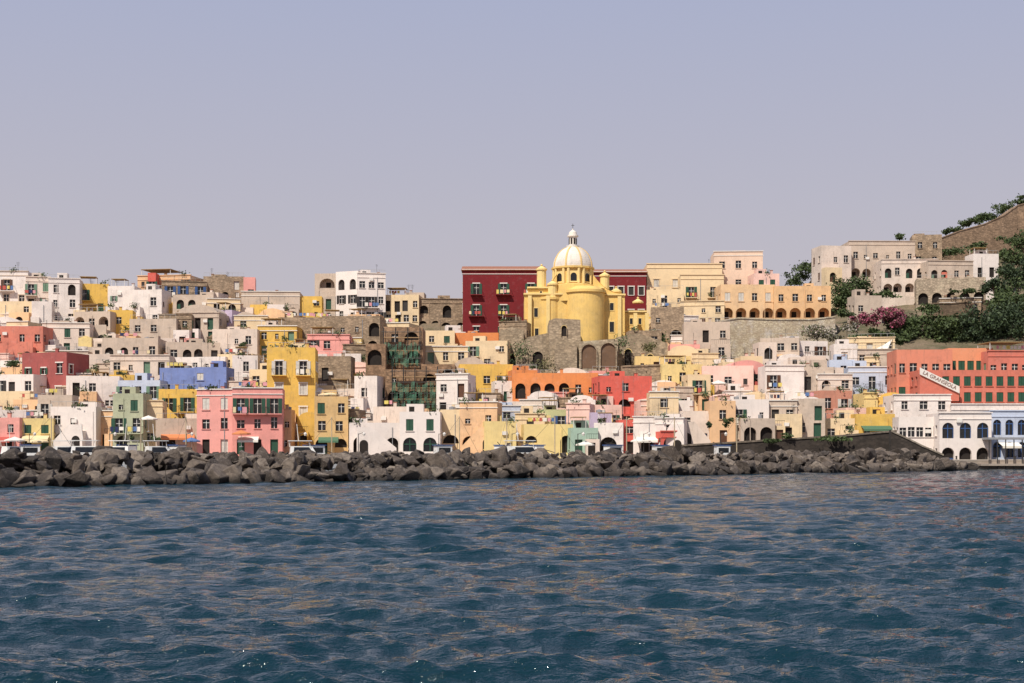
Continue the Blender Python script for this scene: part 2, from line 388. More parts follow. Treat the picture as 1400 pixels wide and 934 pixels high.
    if awn is not None or (R.random() < .07 and z1-z0 > 4 and not annex and not stair):
        am = AWN[awn if awn is not None else R.choice([0, 1, 0, 3])]; a0 = w*.12; a1 = w*.88 if awn is not None else min(w*.9, a0+3); zz = z0+2.7
        G.face('awning', am, [P(a0, zz, .02), P(a1, zz, .02), P(a1, zz-.55, 1.7), P(a0, zz-.55, 1.7)])
        G.face('awning', am, [P(a0, zz-.56, 1.7), P(a1, zz-.56, 1.7), P(a1, zz-.85, 1.7), P(a0, zz-.85, 1.7)])
    if stair:   # (direction, u0 frac, u1 frac, z0 offset, z1 offset)
        dr, f0, f1, s0, s1 = stair; a0, a1 = w*f0, w*f1; ns = max(4, int((s1-s0)/.2)); SW = 1.5
        for i in range(ns):
            b0 = a0+(a1-a0)*i/ns; b1 = a0+(a1-a0)*(i+1)/ns; j = i if dr > 0 else ns-1-i
            G.bx('stairs', M, o, u, n, b0, b1, z0-1.5, z0+s0+(s1-s0)*(j+1)/ns, .004, SW)
        za, zc = (z0+s0, z0+s1) if dr > 0 else (z0+s1, z0+s0)
        for dd in (SW+.003, SW+.18):
            G.face('stairs', M, [P(a0, z0-1.5, dd), P(a1, z0-1.5, dd), P(a1, zc+1.05, dd), P(a0, za+1.05, dd)])
        G.face('stairs', M, [P(a0, za+1.05, SW+.003), P(a1, zc+1.05, SW+.003), P(a1, zc+1.05, SW+.18), P(a0, za+1.05, SW+.18)])
        for aa, zz in ((a0, za), (a1, zc)): G.face('stairs', M, [P(aa, z0-1.5, SW), P(aa, z0-1.5, SW+.18), P(aa, zz+1.05, SW+.18), P(aa, zz+1.05, SW)])
        lo = a1 if dr > 0 else a0-2; L2 = 2 if dr < 0 else min(2, w-a1+.3)
        G.bx('stairs', M, o, u, n, lo, lo+L2, z0-1.5, z0+s1, .004, SW+.18)
        G.bx('stairs', M, o, u, n, lo, lo+L2, z0+s1+.003, z0+s1+.95, SW, SW+.18)
        lm = lo+L2/2; rr_ = min(.65, L2*.32)
        pts = [(lm-rr_*math.cos(math.pi*i/8), z0+min(1.6, s1-1.3)+rr_*math.sin(math.pi*i/8)) for i in range(9)]
        G.face('stairs', DARK, [P(x, z, SW+.19) for x, z in pts]+[P(lm+rr_, z0, SW+.19), P(lm-rr_, z0, SW+.19)])
    G.build(name or NAMES[c], (o[0], o[1], z0))
# ------------------------------------------------------------------ the town, back row to front row
h = house
# skyline row
h('W', -40, 38, 371, 442, k=['wo', 'wwo', 'wb'], tr=3, cor=True, d=288, rot=3)
h('W2', 36, 68, 379, 445, d=286); h('W', 67, 108, 381, 447, k='aaw', d=286)
h('YL', 106, 148, 388, 432, k='ssb', d=291, sh=0); h('W', 147, 184, 391, 440); h('PE', 186, 262, 377, 412, d=303); h('CO', 202, 213, 373, 400, d=300, clutter=False)
h('W', 180, 222, 396, 448); h('ST', 222, 282, 385, 425, d=298); h('ST', 278, 334, 378, 412, d=304, rot=2); h('PK', 333, 349, 379, 412, d=300)
h('GY', 236, 292, 403, 442, k='aaw'); h('CR', 284, 328, 409, 446, k='awd'); h('LV', 290, 318, 424, 454, k='w')
h('GY', 330, 410, 399, 440, k='lla', d=290, f=1, rot=3); h('YL', 406, 440, 405, 440, k='ws', d=291)
h('GY', 430, 461, 374, 440, k=['w', 'w', 'l'], d=300, nc=1, rot=-3, clutter=False)
h('W', 458, 491, 371, 442, k=['w', 'wo', 'a'], d=297, rot=-24, tr=None, f=3, nc=2, reg=True, sh=4, dirt=.2, clutter=False, dep=9)
h('W', 489, 527, 374, 442, k=['wb', 'wb', 'w'], d=294, rot=9, f=3, nc=3, reg=True, sh=4, dirt=.2)
h('CR', 525, 573, 403, 446, k='wwd', d=296, rot=-4, nc=4); h('ST', 571, 637, 409, 456, k=['D', 'DD', 'w'], d=297, f=2, rot=4); h('GY', 553, 580, 400, 440, d=302)
RDM = plaster(C['RD'], .4)
h('RD', 632, 745, 369, 462, k='b', d=291, rot=0, f=3, nc=3, reg=True, tr=1, cor=True, sh=0, dep=13, side='s', mat=RDM, clutter=False, roof='tile')
h('RD', 800, 884, 372, 440, k='s', d=298, rot=0, f=2, nc=6, reg=True, tr=1, cor=True, sh=4, mat=RDM, clutter=False, roof='tile')
h('CR', 884, 988, 361, 430, k='s', d=300, rot=0, f=2, nc=4, reg=True, tr=2, cor=True, sh=3, dirt=.4)
h('CR', 930, 990, 376, 434, k='b', d=296, rot=0, f=2, nc=2, reg=True, sh=0, dirt=.4)
h('PW', 976, 1043, 344, 420, k='w', d=302, rot=-3, f=3, nc=3, reg=True, tr=None, cor=True, sh=1, mat=plaster((234, 208, 184), .4)); h('PW', 1030, 1066, 374, 420, k='ws', d=297)
h('PE', 985, 1060, 389, 440, k=['l', 'ws'], d=289, rot=2, f=2, nc=4, sh=3, dirt=.4, reg=True, mat=plaster((234, 200, 156), .6)); h('PE', 1058, 1136, 391, 440, k=['l', 'ww'], d=288, rot=-2, f=2, nc=4, reg=True, mat=plaster((230, 190, 142), .6))
h('CR', 884, 935, 396, 440, k=['D', 'ws'], d=290); h('CR', 930, 990, 412, 450, k='ws', d=285)
# hill on the right
h('W2', 1122, 1165, 336, 388, k=['l', 'ww'], d=330, f=2, dirt=.9, clutter=False); h('GY', 1160, 1252, 330, 384, k=['ll', 'ww', 'w'], d=333, f=2, rot=2, dirt=.9)
h('ST', 1248, 1287, 321, 384, k='w', d=336); h('W2', 1205, 1282, 355, 405, k=['lla', 'wwa'], d=322, f=2, rot=-2); h('GY', 1268, 1332, 357, 408, k='wwa', d=318, f=2)
h('W', 1330, 1366, 347, 380, k='wd', d=322, f=1); h('ST', 1255, 1345, 380, 416, k='DD', d=314, f=1, nc=5, reg=True, mat=stone((182, 164, 142), 2.0)); h('SA', 1284, 1296, 372, 386, d=318, k='w', clutter=False)
h('ST', 1286, 1340, 408, 432, k='w', d=306); h('GY', 1168, 1206, 404, 432, k='w', d=300)
# second row
h('CR', -20, 45, 412, 450, k='aaw'); h('SA', -30, 59, 446, 498, k=['d', 'sw'], d=261, f=2, sh=1, mat=plaster((218, 136, 116), .8)); h('W', 44, 70, 412, 460, k='wa'); h('W2', 58, 122, 442, 486, k='wwsd'); h('GY', 100, 152, 426, 475, k='awl')
h('YL', 148, 181, 424, 470, k='bw', sh=1, nc=1); h('GY', 176, 242, 436, 480, k='aww', dirt=.9); h('ST', 226, 262, 430, 476, k='wd'); h('GY', 240, 300, 428, 470, k='wdw', roof='vault')
h('CR', 320, 366, 432, 470, k='www'); h('YL', 352, 406, 446, 490, k='wd', d=265); h('W2', 290, 352, 450, 500, k=['aw', 'ww']); h('ST', 380, 480, 434, 480, k='wwd', rot=1, f=1)
h('ST', 440, 520, 432, 485, k='Dww', rot=-2); h('PK', 420, 478, 458, 505, k='wo', d=262, dirt=.6, sh=4); h('CR', 505, 560, 442, 470, k='ww')
h('CR', 560, 622, 452, 492, k='wws', sh=0, rot=2); h('OR', 618, 682, 455, 490, k='ws', d=268, sh=0, rot=-2); h('ST', 682, 720, 440, 490, k='w')
# stone terraces around church / right wall
h('ST', 890, 935, 420, 470, k='Dw'); h('GY', 935, 998, 440, 492, k='wdw'); h('ST', 860, 905, 452, 500, k='w')
h('GY', 1040, 1092, 462, 505, k=['wd', 'ww'], d=262); h('W', 1060, 1134, 466, 505, k='wwb', d=264, sh=1); h('W2', 1037, 1062, 468, 512, k='a')
h('CR', 1160, 1222, 462, 506, k='wd', d=268, awn=1); h('LB', 1134, 1168, 492, 540, k='wb'); h('GY', 1150, 1226, 478, 520, k='ww')
# third row
h('W', -30, 48, 512, 566, k='wdwo', d=236); h('DP', 27, 94, 482, 548, k=['wd', 'os'], d=240, sh=0, f=2, rot=-14, tr=1); h('W2', 92, 150, 484, 520, k='ww')
h('GY', 64, 120, 480, 520, k='wwa'); h('W', 92, 162, 514, 566, k='wdww'); h('GY', 140, 216, 462, 520, k=['ww', 'aww'], dirt=.9); h('W2', 150, 232, 486, 536, k='wwda')
h('LB', 160, 220, 520, 566, k='bw'); h('GY', 228, 300, 468, 520, k=['w', 'awd']); h('W', 236, 310, 488, 530, k='wwb'); h('CR', 296, 346, 484, 530, k='wws'); h('W', 318, 352, 486, 538, k='aw')
h('BL', 218, 266, 503, 545, k='wb', d=238, dirt=.6, sh=3, rot=0); h('BL', 264, 310, 502, 545, k='ws', d=237, dirt=.6, sh=3, rot=-4); h('YL', 217, 272, 532, 590, k='bw', d=229, sh=0, rot=3)
h('YL', 365, 431, 475, 610, k=['w', 's', 's', 'b'], d=226, rot=5, f=4, nc=2, reg=True, dirt=.6, sh=3, tr=1, dep=9); h('ST', 430, 480, 487, 552, k='wwd', d=238); h('CR', 340, 380, 505, 560, k='wwb')
h('W2', 300, 345, 522, 560, k='ad'); h('W', 484, 516, 514, 580, k='w', d=233, rot=-10, nc=1, f=2); h('CR', 560, 640, 474, 520, k='wwd'); h('W2', 583, 640, 480, 520, k='wda')
h('CR', 636, 694, 466, 506, k='wwb', d=258); h('YL', 628, 702, 498, 560, k=['ww', 'bws'], d=246, sh=1, rot=4); h('W', 596, 640, 512, 570, k='wd')
h('OR', 700, 818, 510, 575, k=['DwD', 'Dww'], d=237, f=2, rot=-4, sh=1, nc=6, dirt=.6); h('OR', 700, 735, 506, 560, k='ww', d=242)
h('CO', 820, 892, 514, 590, k=['wd', 'sD', 'w'], d=230, sh=4, rot=8, dirt=.6); h('YL', 868, 945, 487, 530, k='wd', d=252, dirt=.4, mat=plaster((234, 206, 140), .4)); h('PY', 905, 962, 498, 555, k='ww', d=246)
h('CR', 940, 972, 512, 560, k='wb'); h('PW', 960, 1030, 500, 560, k=['wdw', 'wsw'], d=242, rot=-6); h('PK', 994, 1050, 503, 552, k='wsb', d=243, rot=5, roof='vault')
h('W', 1046, 1100, 500, 560, k=['ww', 'bw']); h('GY', 1090, 1140, 502, 560, k='wwd'); h('W2', 1118, 1166, 512, 560, k='wa'); h('LB', 1160, 1226, 502, 560, k=['ww', 'bwb'], d=240, sh=2); h('W', 1140, 1172, 470, 520, k='w')
h('DP', 1120, 1166, 534, 592, k='wsb', d=231, mat=plaster((200, 142, 120), .6)); h('GY', 1085, 1128, 545, 600, k='wd', dirt=.9)
# salmon block on the right
h('SA', 1226, 1302, 478, 550, k=['s', 'w'], d=232, rot=-3, f=2, nc=5, reg=True, sh=0, mat=plaster((220, 142, 116), .6), clutter=False); h('SA', 1296, 1358, 476, 546, k='s', d=234, rot=0, f=2, nc=5, reg=True, sh=0, mat=plaster((228, 156, 118), .6), clutter=False)
h('SA', 1350, 1440, 480, 548, k=['s', 'w'], d=231, rot=2, f=2, nc=6, reg=True, sh=5, mat=plaster((214, 128, 110), .6)); h('SA', 1255, 1420, 506, 556, k='s', d=227, rot=0, f=2, nc=11, reg=True, sh=0, clutter=False, mat=plaster((212, 124, 104), .6))
h('W', 1222, 1300, 540, 590, k='ww', d=222, rot=-2, sh=2, clutter=False); h('W', 1300, 1420, 553, 590, k='s', d=221, rot=0, sh=1, nc=12, f=1, reg=True, cor=True, clutter=False)
h('W', 1229, 1286, 570, 634, k=['w', 'w', 'w'], d=212, rot=-5, f=2, sh=2, tr=None, nc=5, reg=True, dirt=.4, clutter=False)
h('W', 1284, 1356, 565, 636, k=['D', 'A'], d=209, rot=0, f=2, nc=3, reg=True, sh=2, dirt=.4, clutter=False); h('LB', 1354, 1440, 562, 630, k=['A', 'A'], d=212, rot=2, f=2, nc=5, reg=True, sh=2, clutter=False)
# quay-front row
h('PK', -30, 28, 571, 622, k=['d', 'ws'], d=214, awn=4, sh=1); h('PY', 27, 72, 572, 620, k=['d', 's'], d=215, awn=1, sh=0, reg=True, f=2); h('W', 68, 132, 556, 616, k=['D', 'wdw'], d=217, stair=(1, .1, .5, 0, 3))
h('GY', 52, 98, 540, 600, k='wwb'); h('PE', 128, 160, 562, 615, k='dw', d=219); h('GN', 154, 196, 538, 618, k=['D', 'b', 'ws'], d=216, sh=0, f=3, nc=2, dirt=.6); h('CR', 192, 222, 548, 612, k='wd')
h('GY', 214, 272, 572, 618, k=['D', 'w'], d=218, awn=2)
h('PK', 268, 320, 533, 622, k=['Dd', 'w', 's'], d=212, rot=-8, f=3, nc=2, reg=True, sh=3, dirt=.4, dep=9, cor=True); h('PK', 318, 386, 531, 622, k=['d', 'w', 'b'], d=211, rot=6, f=3, nc=3, reg=True, sh=0, cor=True, mat=plaster((236, 162, 152), .4))
h('PE', 384, 398, 560, 620, k='w', d=216, nc=1)
h('YL', 430, 476, 542, 622, k=['D', 'w', 'ws'], d=216, mat=plaster((222, 188, 132), .6)); h('ST', 474, 490, 560, 620, k='w', d=219)
h('W', 478, 548, 578, 622, k=['Dd', 'w'], d=214, stair=(-1, .4, .9, 0, 3.2), dirt=.4); h('W', 546, 602, 563, 622, k=['A', 's'], d=213, rot=0, f=2, nc=2, reg=True, sh=0, dirt=.2)
h('W2', 510, 556, 556, 600, k='wd'); h('CR', 600, 632, 560, 618, k=['D', 'w']); h('PE', 628, 680, 550, 620, k=['D', 'w', 'w'], d=217, stair=(1, .1, .6, 0, 3)); h('PY', 662, 706, 576, 622, k=['Dw', 'w'], d=215)
h('LB', 676, 712, 555, 600, k='w', d=224); h('GN', 738, 780, 560, 610, k='wb', d=222, mat=plaster((190, 194, 146), .6)); h('CR', 704, 745, 566, 615, k=['D', 'sw'], d=219, stair=(1, .1, .5, 0, 2.8)); h('PY', 716, 785, 580, 620, k=['DD', 'w'], d=216)
h('PW', 774, 806, 552, 612, k='wb', d=221); h('TU', 780, 818, 585, 622, k=['d', 'w'], d=214, nc=2, mat=plaster((168, 196, 178), .6)); h('LV', 806, 836, 564, 612, k='wb', d=220); h('W', 812, 852, 578, 622, k=['Dd', 'w'], d=215)
h('CO', 846, 872, 574, 622, k='wd', d=215.5); h('W', 866, 906, 570, 622, k=['D', 'ws'], d=214, awn=0); h('CR', 888, 928, 536, 610, k=['w', 'bw'], d=222); h('W', 896, 934, 572, 622, k=['D', 'w'], d=213, stair=(1, .1, .6, 0, 3.6), dirt=.4)
h('CO', 904, 932, 590, 622, k='D', d=211, clutter=False); h('W2', 930, 975, 562, 612, k='dw', stair=(-1, .4, .9, 0, 3)); h('PE', 970, 1006, 548, 610, k=['d', 'ws']); h('W', 1000, 1052, 546, 610, k=['d', 'wb'], d=219, dirt=.4, stair=(1, .2, .6, 0, 2.5))
h('GY', 1048, 1090, 548, 606, k='wd', d=220); h('CR', 1060, 1096, 566, 606, k='d', d=218.5); h('YL', 1170, 1224, 566, 606, k=['w', 'w'], d=221, sh=1, rot=2, f=1, awn=3); h('CR', 1125, 1172, 572, 606, k='wd', d=222); h('GY', 1012, 1060, 572, 608, k='D', d=216.5)
# ------------------------------------------------------------------ infill houses between the main ones
def sky_y(px):
    t = [(-40, 392), (100, 402), (180, 400), (330, 400), (430, 420), (630, 440), (700, 470), (850, 470), (890, 430), (980, 430), (1140, 470), (1225, 500), (1300, 520)]
    for (a, ya), (b, yb) in zip(t[:-1], t[1:]):
        if a <= px <= b: return ya+(yb-ya)*(px-a)/(b-a)
    return 540
nfil = 0
for yb in range(602, 424, -12):
    px = -60+R.uniform(0, 20)
    while px < 1225:
        wd = R.uniform(18, 48); hh = R.uniform(22, 44); yt = yb-hh; D = Dof(yb)+2.5
        ok = yt > sky_y(px+wd/2) and not (690 < px+wd/2 < 860 and yb < 540)and not (985 < px+wd/2 < 1150 and yb < 515) and not (500 < px+wd/2 < 620 and 450 < yb < 600)
        if ok:
            for (a, b, t, s, DD) in PLACED:
                if DD > D-1.5:
                    ox = min(b, px+wd)-max(a, px); oy = min(s, yb)-max(t, yt)
                    if ox > 0 and oy > 0 and ox*oy > .22*(b-a)*(s-t): ok = False; break
        if ok:
            c = R.choice(['W', 'W', 'W2', 'CR', 'GY', 'PK', 'ST', 'PW', 'PE', 'CR', 'PY', 'W2', 'W', 'YL'])
            house(c, px, px+wd, yt, yb, k=R.choice(['wwd', 'wsb', 'aww', 'Dww', 'wob']), d=D, roof='vault' if R.random() < .15 else None); nfil += 1
        px += wd*R.uniform(.75, 1.1)
print('infill', nfil, 'houses', len(PLACED))
# ------------------------------------------------------------------ church
G = Geo(); CHM = plaster((236, 202, 122), .6); CHL = plaster((242, 216, 146), .4); DOME = plaster((230, 224, 212), .8); ST = stone((172, 154, 130), 1.8); D = 272
U = K*D; cx = XW(785, D); cy = D+6
z = lambda py: ZW(py, D)
G.bx('nave', CHM, (XW(717, D), D+2), (1, 0), (0, -1), 0, 60*U, z(500), z(402), -14, 0)
G.bx('nave', CHM, (XW(722, D), D+3), (1, 0), (0, -1), 0, 104*U, z(420), z(393), -14, 0)
G.bx('nave', CHM, (XW(826, D), D+3.2), (1, 0), (0, -1), 0, 30*U, z(500), z(402), -14, 0)
G.bx('nave', CHM, (XW(855, D), D+5), (1, 0), (0, -1), 0, 32*U, z(500), z(424), -10, 0)
for a, b, yy, dd in ((716, 778, 401.5, 1.9), (825, 857, 401.5, 3.1), (854, 888, 423.5, 4.9), (721, 827, 392, 2.8)):
    G.bx('cornice', CHL, (XW(a, D), D+dd), (1, 0), (0, -1), 0, (b-a)*U, z(yy), z(yy-2.2), -4, .25)
# curved buttress walls (volutes) left and right of drum
for sgn, xa, xb in ((1, 724, 762), (-1, 852, 812)):
    pts = []
    for i in range(9):
        t = i/8; pts.append((xa+(xb-xa)*t, 398-26*(t**2.2)))
    for i in range(8):
        (p0, q0), (p1, q1) = pts[i], pts[i+1]
        for dd in (D+3.4, D+4.6): G.face('buttress', CHM, [Vector((XW(p0, D), dd, z(402))), Vector((XW(p1, D), dd, z(402))), Vector((XW(p1, D), dd, z(q1))), Vector((XW(p0, D), dd, z(q0)))])
        G.face('buttress', CHL, [Vector((XW(p0, D), D+3.3, z(q0))), Vector((XW(p1, D), D+3.3, z(q1))), Vector((XW(p1, D), D+4.7, z(q1))), Vector((XW(p0, D), D+4.7, z(q0)))])
# apse
ax = XW(801, D); r = 27*U
G.rev('apse', CHM, ax, D+3, [(r, z(500)), (r, z(399)), (r+.3, z(399)), (r+.3, z(395.5)), (r*.96, z(395)), (r*.7, z(390)), (0, z(388))], 40)
ax2 = XW(752, D); G.rev('apse', CHM, ax2, D+4, [(18*U, z(470)), (18*U, z(408)), (18*U+.2, z(408)), (18*U+.2, z(405)), (0, z(398))], 28)
for px_ in (722, 747, 846, 868, 884):   # pilasters
    G.bx('pilaster', CHL, (XW(px_, D), D+1.4 if px_ < 800 else D+2.9), (1, 0), (0, -1), 0, .7, z(470), z(403 if px_ < 850 else 426), -.6, 0.15)
# drum (octagon), base ring, cornice
drum = 27*U
G.rev('drum', CHM, cx, cy, [(drum*1.28, z(410)), (drum*1.28, z(387)), (drum*1.1, z(385.5)), (drum*.98, z(385)), (drum*.98, z(364)), (drum*1.12, z(363.5)), (drum*1.12, z(361)), (drum*1.02, z(360.5))], 16)
for i in range(8):
    a = i*math.pi/4
    for s_ in (-.13, .13):
        aa = a+s_+math.pi/8; x, y = cx+drum*1.02*math.cos(aa), cy+drum*1.02*math.sin(aa)
        G.rev('drum_column', CHL, x, y, [(.28, z(385)), (.28, z(364))], 8)
    t = (-math.sin(a), math.cos(a)); nn = (math.cos(a), math.sin(a)); o_ = (cx+drum*.98*math.cos(a), cy+drum*.98*math.sin(a))
    G.bx('drum_window', CHL, o_, t, nn, -.85, .85, z(384), z(368), -.3, .1)
    arc = [(.6*math.cos(math.pi*j/8), z(372.8)+.6*math.sin(math.pi*j/8)-.3) for j in range(9)]
    G.face('drum_window', GLASS, [Vector((o_[0]+t[0]*uu+nn[0]*.12, o_[1]+t[1]*uu+nn[1]*.12, zz)) for uu, zz in arc+[(-.6, z(382)), (.6, z(382))]])
# dome
dr = 28*U; dh = z(331)-z(361)
prof = [(dr*math.cos(math.pi/2*i/14), z(361)+dh*math.sin(math.pi/2*i/14)) for i in range(14)]+[(dr*.2, z(331)+.05)]
G.rev('dome', DOME, cx, cy, prof, 48)
RIBM = plaster((230, 198, 132), .6)
for i in range(8):
    a = 2*math.pi*(i+.5)/8
    for j in range(13):
        (r0, h0), (r1, h1) = prof[j], prof[j+1]
        ww = .16; t = Vector((-math.sin(a), math.cos(a), 0)); q0 = Vector((cx+(r0+.1)*math.cos(a), cy+(r0+.1)*math.sin(a), h0+.06)); q1 = Vector((cx+(r1+.1)*math.cos(a), cy+(r1+.1)*math.sin(a), h1+.06))
        dn = Vector((math.cos(a), math.sin(a), 0))*.2
        G.face('dome_rib', RIBM, [q0-t*ww, q0+t*ww, q1+t*ww, q1-t*ww]); G.face('dome_rib', RIBM, [q0+t*ww, q0+t*ww-dn, q1+t*ww-dn, q1+t*ww]); G.face('dome_rib', RIBM, [q0-t*ww, q0-t*ww-dn, q1-t*ww-dn, q1-t*ww])
# lantern
lr = 7*U
G.rev('lantern', DOME, cx, cy, [(lr*1.25, z(333)), (lr*1.25, z(330)), (lr*.8, z(329.5)), (lr*.8, z(318)), (lr*1.1, z(317.5)), (lr*1.1, z(315.5)), (lr*.85, z(315)), (lr*.75, z(311)), (lr*.3, z(308.5)), (.12, z(308)), (.12, z(306)), (0, z(306))], 16)
for i in range(8):
    a = i*math.pi/4+math.pi/8; t = (-math.sin(a), math.cos(a)); nn = (math.cos(a), math.sin(a)); o_ = (cx+lr*.8*math.cos(a), cy+lr*.8*math.sin(a))
    G.bx('lantern_window', DARK, o_, t, nn, -.15, .15, z(328), z(320), -.2, .03)
G.tube('cross', IRON, (cx, cy, z(306)), (cx, cy, z(299)), .05); G.tube('cross', IRON, (cx-.3, cy, z(301.5)), (cx+.3, cy, z(301.5)), .05)
# corner turrets with ball finials
for px_, dd, top in ((741, 3, 366), (829, 4, 374), (756, 1.5, 388), (876, 5, 410), (845, 4, 396)):
    x = XW(px_, D); G.rev('turret', CHL, x, D+dd+1, [(.9, z(410)), (.9, z(top)), (1.1, z(top)), (1.1, z(top-2)), (.6, z(top-4)), (.15, z(top-6)), (.28, z(top-7.5)), (0, z(top-9))], 12)
# church windows
def pane(part, mt, px_, y0_, y1_, wpx, dy, fr=CHL):
    x = XW(px_, D); w_ = wpx*U
    G.bx(part, fr, (x, dy), (1, 0), (0, -1), -w_/2-.15, w_/2+.15, z(y1_)-.15, z(y0_)+.15, 0, .08)
    G.bx(part, mt, (x, dy), (1, 0), (0, -1), -w_/2, w_/2, z(y1_), z(y0_), .081, .1)
for px_, y0_, y1_, w_, dy in ((733, 420, 432, 5, D+2), (734, 448, 460, 5, D+2), (838, 412, 422, 5, D+3.2), (838, 438, 452, 6, D+3.2), (866, 432, 440, 4, D+5), (878, 432, 440, 4, D+5), (872, 450, 462, 5, D+5), (740, 396, 400, 3, D+3)):
    pane('window', GLASS, px_, y0_, y1_, w_, dy)
# grey masonry substructure
def prism(part, mt, poly, d0, d1, Dr=D):
    F = [Vector((XW(a, Dr), d0, ZW(b, Dr))) for a, b in poly]; B = [Vector((p.x, d1, p.z)) for p in F]
    G.face(part, mt, F); n_ = len(F)
    for i in range(n_): G.face(part, mt, [F[i], F[(i+1) % n_], B[(i+1) % n_], B[i]])
D2 = 262
prism('retaining_wall', ST, [(684, 530), (684, 452), (700, 447), (716, 452), (716, 530)], D2, D2+10, D2)
prism('retaining_wall', ST, [(705, 530), (705, 478), (722, 462), (752, 456), (752, 530)], D2-2, D2+10, D2)
prism('retaining_wall', ST, [(750, 530), (750, 441), (758, 438), (792, 440), (794, 530)], D2-4, D2+8, D2)
prism('retaining_wall', stone((190, 172, 146), 1.8), [(790, 530), (790, 470), (842, 466), (842, 530)], D2-5, D2+8, D2)
prism('retaining_wall', ST, [(842, 540), (842, 462), (872, 456), (912, 470), (912, 540)], D2-1, D2+8, D2)
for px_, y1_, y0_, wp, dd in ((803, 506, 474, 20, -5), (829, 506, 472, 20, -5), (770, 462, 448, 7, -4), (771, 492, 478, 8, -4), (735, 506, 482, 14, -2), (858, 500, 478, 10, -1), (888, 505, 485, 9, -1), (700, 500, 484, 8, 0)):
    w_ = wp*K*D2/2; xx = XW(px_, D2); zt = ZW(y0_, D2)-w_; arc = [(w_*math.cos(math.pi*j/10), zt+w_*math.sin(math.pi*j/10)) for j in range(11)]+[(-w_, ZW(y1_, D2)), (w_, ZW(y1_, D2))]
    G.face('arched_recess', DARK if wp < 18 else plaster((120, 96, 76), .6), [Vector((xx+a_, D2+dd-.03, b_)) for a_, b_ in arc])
    for j in range(10):
        a0_, a1_ = arc[j], arc[j+1]; k1 = 1.16
        f_ = lambda p_, s_, dy: Vector((xx+p_[0]*s_, D2+dd+dy, zt+(p_[1]-zt)*s_))
        G.face('arch_surround', CHL if wp < 12 else ST, [f_(a0_, 1, -.35), f_(a1_, 1, -.35), f_(a1_, k1, -.35), f_(a0_, k1, -.35)])
        G.face('arch_surround', ST, [f_(a0_, 1, -.35), f_(a1_, 1, -.35), f_(a1_, 1, 0), f_(a0_, 1, 0)])
    for s_ in (-1, 1): G.bx('arch_surround', ST, (xx+s_*w_*1.08, D2+dd), (1, 0), (0, -1), -w_*.08, w_*.08, ZW(y1_, D2), zt, 0, .35)
G.bx('lower_tower', ST, (XW(757, D2), D2-5.5), (1, 0), (0, -1), 0, 30*K*D2, ZW(530, D2), ZW(474, D2), -3, 0)
G.tuft('plants', LG, W(712, 480, 258), 2.2, 260); G.tuft('plants', LG, W(850, 468, 258), 1.8, 200); G.tuft('plants', LY, W(745, 500, 256), 2, 200)
G.build('domed_church', (cx, D, z(465)))
# ------------------------------------------------------------------ retaining walls
def wallobj(name, mt, poly, D0, D1, thick=1.5, cap=None):
    """poly: list of (px, ytop, ybase); distance runs D0->D1"""
    G = Geo(); n_ = len(poly)
    pts = []
    for i, (a, t, b) in enumerate(poly):
        Dd = D0+(D1-D0)*i/(n_-1); pts.append((XW(a, Dd), Dd, ZW(t, Dd), ZW(b, Dd)))
    for i in range(n_-1):
        a, b = pts[i], pts[i+1]
        G.face('masonry', mt, [Vector((a[0], a[1], a[3])), Vector((b[0], b[1], b[3])), Vector((b[0], b[1], b[2])), Vector((a[0], a[1], a[2]))])
        G.face('coping', cap or mt, [Vector((a[0], a[1]-.15, a[2]+.002)), Vector((b[0], b[1]-.15, b[2]+.002)), Vector((b[0], b[1]+thick, b[2]+.002)), Vector((a[0], a[1]+thick, a[2]+.002))])
        G.face('coping', cap or mt, [Vector((a[0], a[1]-.15, a[2])), Vector((b[0], b[1]-.15, b[2])), Vector((b[0], b[1]-.15, b[2]-.25)), Vector((a[0], a[1]-.15, a[2]-.25))])
        G.face('masonry', mt, [Vector((a[0], a[1]+thick, a[3])), Vector((b[0], b[1]+thick, b[3])), Vector((b[0], b[1]+thick, b[2])), Vector((a[0], a[1]+thick, a[2]))])
    for a in (pts[0], pts[-1]): G.face('masonry', mt, [Vector((a[0], a[1], a[3])), Vector((a[0], a[1]+thick, a[3])), Vector((a[0], a[1]+thick, a[2])), Vector((a[0], a[1], a[2]))])
    G.build(name, (pts[0][0], pts[0][1], pts[0][3]))
wallobj('stone_retaining_wall', stone((218, 196, 168), 2.6), [(985, 438, 520), (1010, 434, 520), (1060, 436, 512), (1110, 436, 505), (1142, 432, 500)], 277, 281, 4)
wallobj('stone_retaining_wall', stone((156, 130, 106), 1.6), [(1283, 326, 362), (1312, 315, 362), (1345, 306, 360), (1372, 294, 356), (1392, 280, 352), (1440, 268, 350)], 348, 356, 6)
wallobj('stone_retaining_wall', stone((130, 110, 90), 1.6), [(1276, 414, 432), (1300, 414, 432), (1352, 410, 428)], 304, 306, 2)
DKS = stone((64, 56, 50), 1.6)
wallobj('harbour_ramp_wall', DKS, [(932, 608, 632), (1000, 604, 632), (1080, 599, 632), (1160, 594, 632), (1226, 588, 632)], 210, 208, 1.2, stone((120, 108, 96), 1.8))
wallobj('harbour_ramp_wall', DKS, [(1218, 588, 634), (1240, 598, 634), (1262, 609, 636), (1290, 621, 638)], 205, 203, 1.0, stone((150, 138, 124), 1.8))
for (a, t, b, a2, t2, dd) in ((395, 436, 452, 478, 434, 276), (120, 470, 484, 180, 468, 268), (850, 500, 520, 905, 498, 246)):
    wallobj('terrace_wall', stone((164, 142, 118), 1.8), [(a, t, b+12), ((a+a2)/2, (t+t2)/2, b+12), (a2, t2, b+12)], dd, dd+1, 2)
